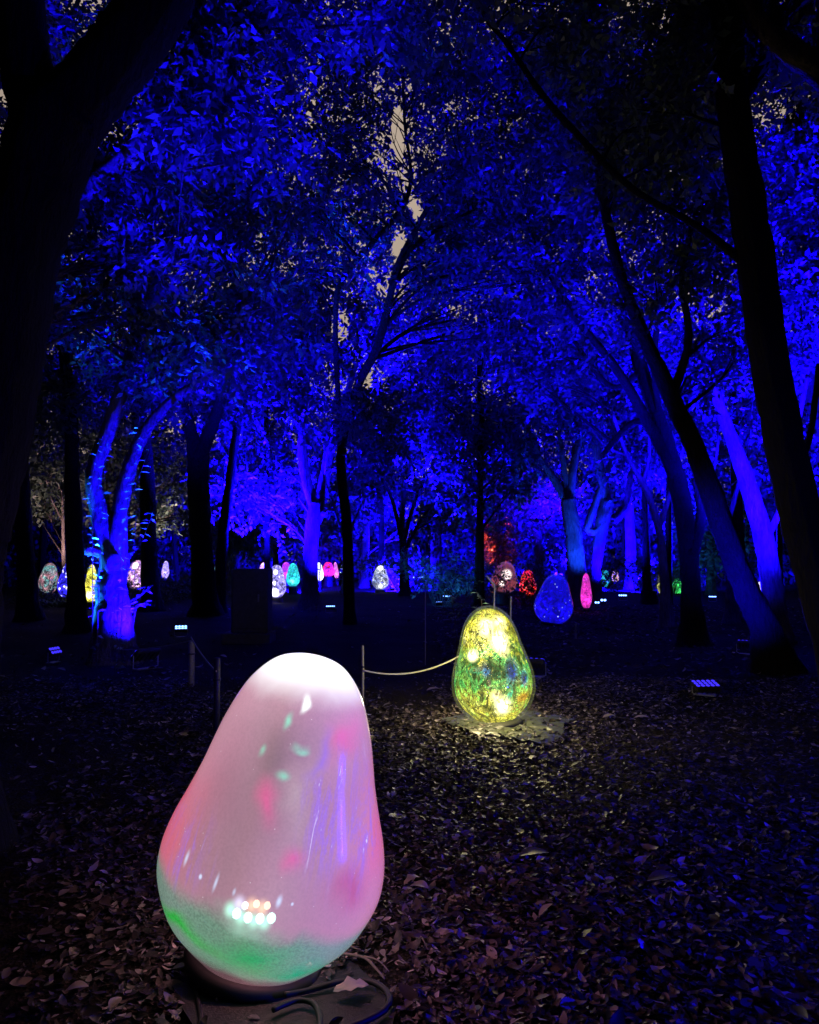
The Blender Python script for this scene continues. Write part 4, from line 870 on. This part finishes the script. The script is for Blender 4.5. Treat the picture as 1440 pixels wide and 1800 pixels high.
# ---------------------------------------------------------------- dark cabinet
def cabinet():
    d = gd(438, 1130); b = G(438, 1130); root = empty('equipment_cabinet', (b[0], b[1], 0)); tag(root, 'boxy dark equipment cabinet on a low plinth left of the blue-white egg', 'cabinet')
    s = d / FPX
    mb = MB(); mb.box((.05, 0, .80), (64 * s, .5, 1.18), None, .015); mb.build('body', CABINET, root)
    mb = MB(); mb.box((.05, -.262, .82), (58 * s, .02, 1.06), None, .006); dr = mb.build('door', CABINET, root)
    mb = MB(); mb.box((.22, -.285, .85), (.03, .03, .14), None, .006); mb.build('handle', GREY_METAL, dr)
    mb = MB(); mb.box((0, 0, .10), (84 * s, .7, .205), None, .02); mb.build('plinth', CABINET, root)
cabinet()
def stump(label, px, py, w, h):
    b = G(px, py); mb = MB(); P, Rr = smooth_path([(b[0], b[1], -.05), (b[0], b[1], h * .5), (b[0], b[1], h - .02), (b[0], b[1], h)], [w * .62, w * .5, w * .48, w * .44], 3)
    mb.tube(P, Rr, 16, .12); o = mb.build('tree_stump', BARK_SHADED, None, smooth=True, origin=(b[0], b[1], 0)); tag(o, label, 'stump')
stump('short dark stump in front of the slim dark trunk', 1140, 1062, .55, .45)

# ---------------------------------------------------------------- things around the near egg
def tube_thing(name, label, cat, pts, r, mat, n=8):
    P, Rr = smooth_path(pts, r if isinstance(r, list) else [r] * len(pts), 6); mb = MB(); mb.tube(P, Rr, n, .04)
    o = mb.build(name, mat, None, smooth=True, origin=np.array(pts[0], float)); tag(o, label, cat); return o
def flat_sheet(name, label, cat, outline, mat, z=.02, amp=.01, res=34, fold=8):
    """thin crumpled sheet filling a ground polygon given by its px outline"""
    poly = np.array([G(*p)[:2] for p in outline]); mn = poly.min(0); mx = poly.max(0)
    def inside(x, y):
        c = False; j = len(poly) - 1
        for i in range(len(poly)):
            if (poly[i][1] > y) != (poly[j][1] > y) and x < (poly[j][0] - poly[i][0]) * (y - poly[i][1]) / (poly[j][1] - poly[i][1]) + poly[i][0]: c = not c
            j = i
        return c
    c0 = poly.mean(0); rings = 9; V = [(c0[0], c0[1])]; F = []
    K_ = len(poly); M_ = K_ * 6; edge = []
    for i in range(M_):
        a = i / 6; k = int(a); t = a - k; p0, p1, p2, p3 = poly[(k - 1) % K_], poly[k % K_], poly[(k + 1) % K_], poly[(k + 2) % K_]
        edge.append(p1 * (1 - t) + p2 * t + RNG.normal(size=2) * .006)
    for j in range(1, rings + 1):
        for i in range(M_): q = c0 + (edge[i] - c0) * j / rings; V.append((q[0], q[1]))
    A = np.array(V); Z = ground_height(A[:, 0], A[:, 1]) + z + amp * (np.abs(np.sin(A[:, 0] * fold + 2 * np.sin(A[:, 1] * fold * .6))) + .6 * np.abs(np.sin(A[:, 1] * fold * 1.7 + A[:, 0] * 5)) + RNG.random(len(A)) * .35)
    top = [(A[i, 0], A[i, 1], Z[i]) for i in range(len(A))]
    for i in range(M_): F.append((0, 1 + i, 1 + (i + 1) % M_))
    for j in range(rings - 1):
        for i in range(M_):
            a = 1 + j * M_ + i; b = 1 + j * M_ + (i + 1) % M_; F.append((a, a + M_, b + M_, b))
    nb = len(top); bot = [(x, y, zz - .003) for x, y, zz in top]
    F2 = [tuple(reversed([q + nb for q in f])) for f in F]
    S = [];
    for i in range(M_):
        a = 1 + (rings - 1) * M_ + i; b = 1 + (rings - 1) * M_ + (i + 1) % M_; S.append((b, a, a + nb, b + nb))
    mb = MB(); mb.add(top + bot, F + F2 + S); o = mb.build(name, mat, None, origin=(c0[0], c0[1], 0)); tag(o, label, cat); return o
flat_sheet('plastic_sheet', 'crumpled translucent plastic sheet spread under the yellow egg', 'sheet', [(775, 1278), (830, 1262), (900, 1262), (960, 1268), (1014, 1272), (992, 1284), (990, 1300), (952, 1314), (900, 1308), (830, 1302), (800, 1290)], SHEET, .016, .022, fold=13)
flat_sheet('rubber_mat', 'dark rubber mat under the pink egg', 'mat', [(300, 1740), (420, 1640), (560, 1640), (610, 1690), (660, 1740), (690, 1790), (700, 1860), (560, 1920), (380, 1900)], MATM, .022, .004, fold=5)
g = lambda px, py, z: tuple(np.array([*G(px, py)[:2], z + float(ground_height(G(px, py)[0], G(px, py)[1]))]))
tube_thing('power_cable', 'black cable looping over the mat beside the pink egg', 'cable', [g(500, 1768, .05), g(540, 1757, .045), (g(600, 1745, .05)), g(650, 1748, .05), g(680, 1768, .05), g(683, 1792, .05), g(660, 1812, .05), g(600, 1840, .05)], .011, BLACK_PLASTIC)
tube_thing('power_cable', 'short black cable end curling at the bottom edge below the egg', 'cable', [g(480, 1800, .05), g(520, 1780, .05), g(550, 1785, .05), g(562, 1815, .05), g(560, 1850, .05)], .010, BLACK_PLASTIC)
tube_thing('power_cable', 'dark cable hanging from the egg base at its left', 'cable', [g(352, 1700, .06), g(346, 1722, .04), g(345, 1750, .03), g(352, 1800, .03), g(350, 1850, .03)], .009, BLACK_PLASTIC)
tube_thing('twig', 'longest forked twig lying on the mat right of the pink egg', 'twig', [g(598, 1697, .06), g(640, 1706, .055), g(660, 1724, .05), g(676, 1745, .05)], [.006, .006, .005, .003], TWIG, 6)
tube_thing('twig', 'short thin twig crossing the long one by the egg', 'twig', [g(640, 1706, .06), g(665, 1716, .06), g(684, 1732, .05)], [.004, .003, .002], TWIG, 6)
tube_thing('twig', 'small straight twig close to the bright right side of the egg bottom', 'twig', [g(608, 1672, .05), g(622, 1684, .05), g(634, 1688, .05)], [.004, .003, .002], TWIG, 6)
tube_thing('twig', 'twig sticking up in the leaves right of the egg', 'twig', [g(730, 1650, .03), g(742, 1672, .05), g(752, 1690, .04)], [.003, .003, .002], TWIG, 6)
def big_leaf(label, px, py, L, ang, mat=LITTER_PALE, curl=.25, lobes=False):
    b = np.array(g(px, py, .055)); n = 9; V = []; F = []
    for i in range(n + 1):
        t = i / n; w = L * .30 * math.sin(math.pi * min(1, t * 1.02)) ** .8 * (1 + (.35 * math.sin(t * 17) if lobes else 0))
        z = curl * L * (math.sin(t * math.pi) * .35 + .3 * t * t)
        for s in (-1, -.5, 0, .5, 1): V.append((t * L - L / 2, s * w, z + abs(s) * w * .18))
    for i in range(n):
        for k in range(4): F.append((i * 5 + k, i * 5 + k + 1, i * 5 + k + 6, i * 5 + k + 5))
    ca, sa = math.cos(ang), math.sin(ang); V = [(x * ca - y * sa, x * sa + y * ca, z) for x, y, z in V]
    nb = len(V); V2 = [(x, y, z - .0015) for x, y, z in V]; F = F + [tuple(q + nb for q in reversed(f)) for f in F]
    mb = MB(); mb.add(V + V2, F); o = mb.build('fallen_leaf', mat, None, smooth=True); o.location = [float(q) for q in b]
    tag(o, label, 'leaf', 'large fallen leaves'); return o
big_leaf('pale ragged leaf lying on the mat inside the cable loop', 617, 1763, .13, .2, lobes=True)
big_leaf('large curled purple-lit leaf right of the pink egg', 735, 1572, .12, -.5, LITTER_PALE, .6)
big_leaf('bright crumpled leaf directly above the large curled one', 724, 1556, .09, .5, LITTER_PALE, .7, True)
big_leaf('broad leaf lying flat in the litter in the middle right', 938, 1518, .17, .1, LITTER)
big_leaf('pale leaf alone on the bare soil behind the rope', 762, 1224, .17, .3)
big_leaf('wide leaf glinting in the dark right half', 1165, 1560, .16, .2, LITTER)
big_leaf('upright leaf at the bottom edge left of the egg', 202, 1790, .07, 1.4, LITTER_PALE, .5)
big_leaf('long pale leaf lying low at the bottom left', 134, 1760, .085, .15, LITTER_PALE, .5)
big_leaf('pale oval leaf beside the sheet at its right', 1072, 1268, .15, .3)
big_leaf('pale round leaf farther right of the sheet', 1128, 1270, .15, -.3)

# leaf litter: ground cover nobody could count
def litter():
    parts = []
    def batch(n, d0, d1, L0, L1, p=1.0, spread=1.1):
        d = np.sqrt(RNG.uniform(d0 * d0, d1 * d1, n)); x = RNG.uniform(-.60, .60, n) * d * spread; y = d
        px = CX + FPX * x / d; py = HOR + CAMH * FPX / d
        den = .45 + .55 * np.clip(.5 + .9 * np.sin(x * 1.1 + 1) * np.cos(y * .9 - .4) + .5 * np.sin(x * 2.7 - y * 1.9), 0, 1)
        bare = np.exp(-(((px - 715) / 110) ** 2 + ((py - 1225) / 38) ** 2)) + .95 * np.exp(-(((px - 665) / 60) ** 2 + ((py - 1690) / 60) ** 2)) + 1.0 * ((px > 330) & (px < 690) & (py > 1705))
        bare = bare + .98 * np.clip((330 - px) / 330, 0, 1) ** .6 * np.clip((py - 1200) / 80, 0, 1) + .93 * (py < 1215) * (px < 760) * np.where((px < 340) & (py > 1150), .5, 1)
        bare += .75 * np.clip((px - 1000) / 600, 0, 1)
        k = RNG.random(n) < den * p * np.clip(1 - bare, .03, 1)
        x, y = x[k], y[k]; m = len(x)
        ln = RNG.uniform(L0, L1, m) * np.where(RNG.random(m) < .05, 1.5, 1.0); a = RNG.uniform(0, 2 * math.pi, m)
        pitch = RNG.normal(0, .22, m); roll = RNG.normal(0, .38, m); z = ground_height(x, y) + .012 + RNG.random(m) * .03 + np.abs(pitch) * ln * .4
        f = np.stack([np.cos(a) * np.cos(pitch), np.sin(a) * np.cos(pitch), np.sin(pitch)], 1)
        s0 = np.stack([-np.sin(a), np.cos(a), np.zeros(m)], 1); u0 = np.cross(f, s0)
        s = s0 * np.cos(roll)[:, None] + u0 * np.sin(roll)[:, None]; u = np.cross(f, s)
        curl = RNG.uniform(-.10, .30, m)[:, None]; fold = RNG.uniform(.0, .5, m)[:, None]; wd = (ln * RNG.uniform(.34, .56, m))[:, None]; L = ln[:, None]
        O = np.stack([x, y, z], 1)
        rows = []
        for t, wf in ((.0, .05), (.14, .55), (.36, 1.0), (.62, .92), (.85, .5), (1.0, .03)):
            c = O + f * L * (t - .5) + u * L * curl * ((t - .5) ** 2 * 4 - .4)
            rows += [c - s * wd * .5 * wf + u * wd * fold * wf * .5, c, c + s * wd * .5 * wf + u * wd * fold * wf * .5]
        V = np.stack(rows, 1); V[:, :, 2] = np.maximum(V[:, :, 2], (ground_height(V[:, :, 0], V[:, :, 1]) + .002))
        parts.append(V)
    batch(62000, 2.2, 5.0, .022, .056); batch(11000, 2.2, 5.0, .056, .092, .6); batch(68000, 5.0, 10.5, .028, .065); batch(26000, 10.5, 26, .06, .11, .6)
    V = np.concatenate(parts)
    fl = []
    for r in range(5):
        for c in range(2): a = r * 3 + c; fl.append((a, a + 1, a + 4, a + 3))
    o = fastmesh('leaf_litter', V, 18, LITTER, None, loops=fl); o.data.polygons.foreach_set('use_smooth', [True] * len(o.data.polygons))
    tag(o, 'dry fallen leaves covering the ground of the grove', 'leaf litter', kind='stuff')
    # small crumbs on the bare patches
    n = 16000; d = np.sqrt(RNG.uniform(2.2 ** 2, 6.5 ** 2, n)); x = RNG.uniform(-.3, .3, n) * d + .02 * d; y = d
    ln = RNG.uniform(.006, .02, n); z = ground_height(x, y) + .004
    O = np.stack([x, y, z], 1); Dd = RNG.normal(size=(n, 3)) * np.array([1, 1, .3]); NN = RNG.normal(size=(n, 3)) + np.array([0, 0, 1.5])
    o = fastmesh('soil_crumbs', leafquads(O, Dd, NN, ln, ln * .6), 4, CRUMB, None, loops=[(0, 1, 2, 3)]); tag(o, 'fine crumbs and leaf bits scattered on the bare soil', 'soil crumbs', kind='stuff')
litter()

# ---------------------------------------------------------------- vines and young plants
def plant(name, label, cat, stems, d, leaf, group=None, mat=None, leafmat=None, step=.10, r=.006, z0=True):
    base = W(stems[0][0][0], stems[0][0][1], d)
    if z0: base[2] = 0
    root = empty(name, base); tag(root, label, cat, group)
    mb = MB(); Os = []; Ds = []
    for st in stems:
        P = [W(x, y, d + (random.uniform(-.08, .08) if i else 0)) for i, (x, y) in enumerate(st)]
        if z0 and st is stems[0]: P[0][2] = -.02
        Q, Rr = smooth_path([p - base for p in P], [r * (1 - .6 * i / max(1, len(P) - 1)) for i in range(len(P))], 6); mb.tube(Q, Rr, 6)
        for i in range(1, len(Q)):
            seg = np.linalg.norm(Q[i] - Q[i - 1]); k = max(1, int(round(seg / step)))
            for j in range(k):
                if random.random() < .75:
                    Os.append(Q[i - 1] + (Q[i] - Q[i - 1]) * (j / k) + base); a = random.uniform(0, 6.28); Ds.append((math.cos(a), math.sin(a) * .5, random.uniform(-.35, .35)))
    mb.build('stem', mat or BARK_PALE, root, smooth=True)
    if Os:
        Os = np.array(Os); Ds = np.array(Ds); n = len(Os); ln = leaf * RNG.uniform(.6, 1.25, n)
        NN = np.array([0, 0, 1.0]) + RNG.normal(size=(n, 3)) * .35
        fastmesh('foliage', leafquads(Os, Ds, NN, ln, ln * .42) - base, 4, leafmat or LEAF_Y, root, loops=[(0, 1, 2, 3)])
    return root
VG = 'vines climbing the blue forked tree'
plant('climbing_vine', 'straight thin vine rising in front of the left limb of the blue tree', 'vine', [[(172, 1060), (176, 960), (180, 880), (186, 810), (190, 770)]], 11.3, .11, VG)
plant('climbing_vine', 'leftmost vine hugging the left limb of the blue tree', 'vine', [[(166, 1000), (163, 930), (160, 860), (170, 800), (182, 765)]], 11.4, .10, VG)
plant('climbing_vine', 'leafiest vine running up the right limb of the blue tree', 'vine', [[(205, 1050), (212, 980), (222, 910), (232, 840), (242, 770), (246, 730)], [(222, 910), (240, 850), (262, 790), (275, 740)]], 11.2, .12, VG, step=.07)
plant('climbing_vine', 'vine swinging out right of the blue trunk', 'vine', [[(210, 1040), (222, 1000), (245, 960), (262, 920), (268, 900)], [(222, 1000), (235, 960), (240, 900)]], 11.2, .12, VG, step=.08)
plant('sapling', 'young sapling leaning up beside the foot of the blue tree', 'sapling', [[(229, 1140), (236, 1085), (246, 1050), (256, 1030)], [(240, 1068), (256, 1058)], [(246, 1050), (262, 1034)]], 12.0, .16, None, step=.14)
plant('sapling', 'thin bent sapling glowing light blue beside the bright forked tree', 'sapling', [[(556, 1062), (562, 1010), (568, 960), (578, 900), (580, 890)], [(568, 960), (560, 905)]], 20.5, .12, None, step=.5, r=.016)
plant('sapling', 'small weed standing just behind the top of the yellow egg', 'sapling', [[(850, 1250), (848, 1075), (842, 1050), (838, 1040)], [(848, 1072), (856, 1066), (862, 1066)], [(848, 1072), (838, 1068)]], 8.1, .07, None, step=.12, r=.004)
def pole(label, px, d, top, r, mat, bend=()):
    b = W(px, 980 + CAMH * FPX / d, d); pts = [(b[0], b[1], -.03)] + [tuple(W(x, y, d)) for x, y in [(px, top + 30), (px + 1, top)] + list(bend)]
    tube_thing('garden_stake', label, 'stake', pts, r, mat, 8)
pole('tall blue stake rising behind the yellow egg', 869, 9.2, 1032, .013, GREY_METAL, ((864, 1022), (855, 1012)))
pole('short blue stake right of the tall one', 898, 9.8, 1048, .014, GREY_METAL)
pole('thin low stake in the dark left of the yellow egg', 748, 12.0, 1020, .008, WOOD)
pole('small light stake below the deep blue egg', 1012, 15.5, 1094, .02, GREY_METAL)
plant('sapling', 'dark curling weed left above the yellow egg', 'sapling', [[(806, 1190), (800, 1090), (792, 1050), (800, 1020), (815, 1008)], [(800, 1090), (830, 1040), (850, 1020)], [(800, 1060), (780, 1030)]], 9.4, .08, None, mat=BARK_SHADED, leafmat=LEAF, step=.09)
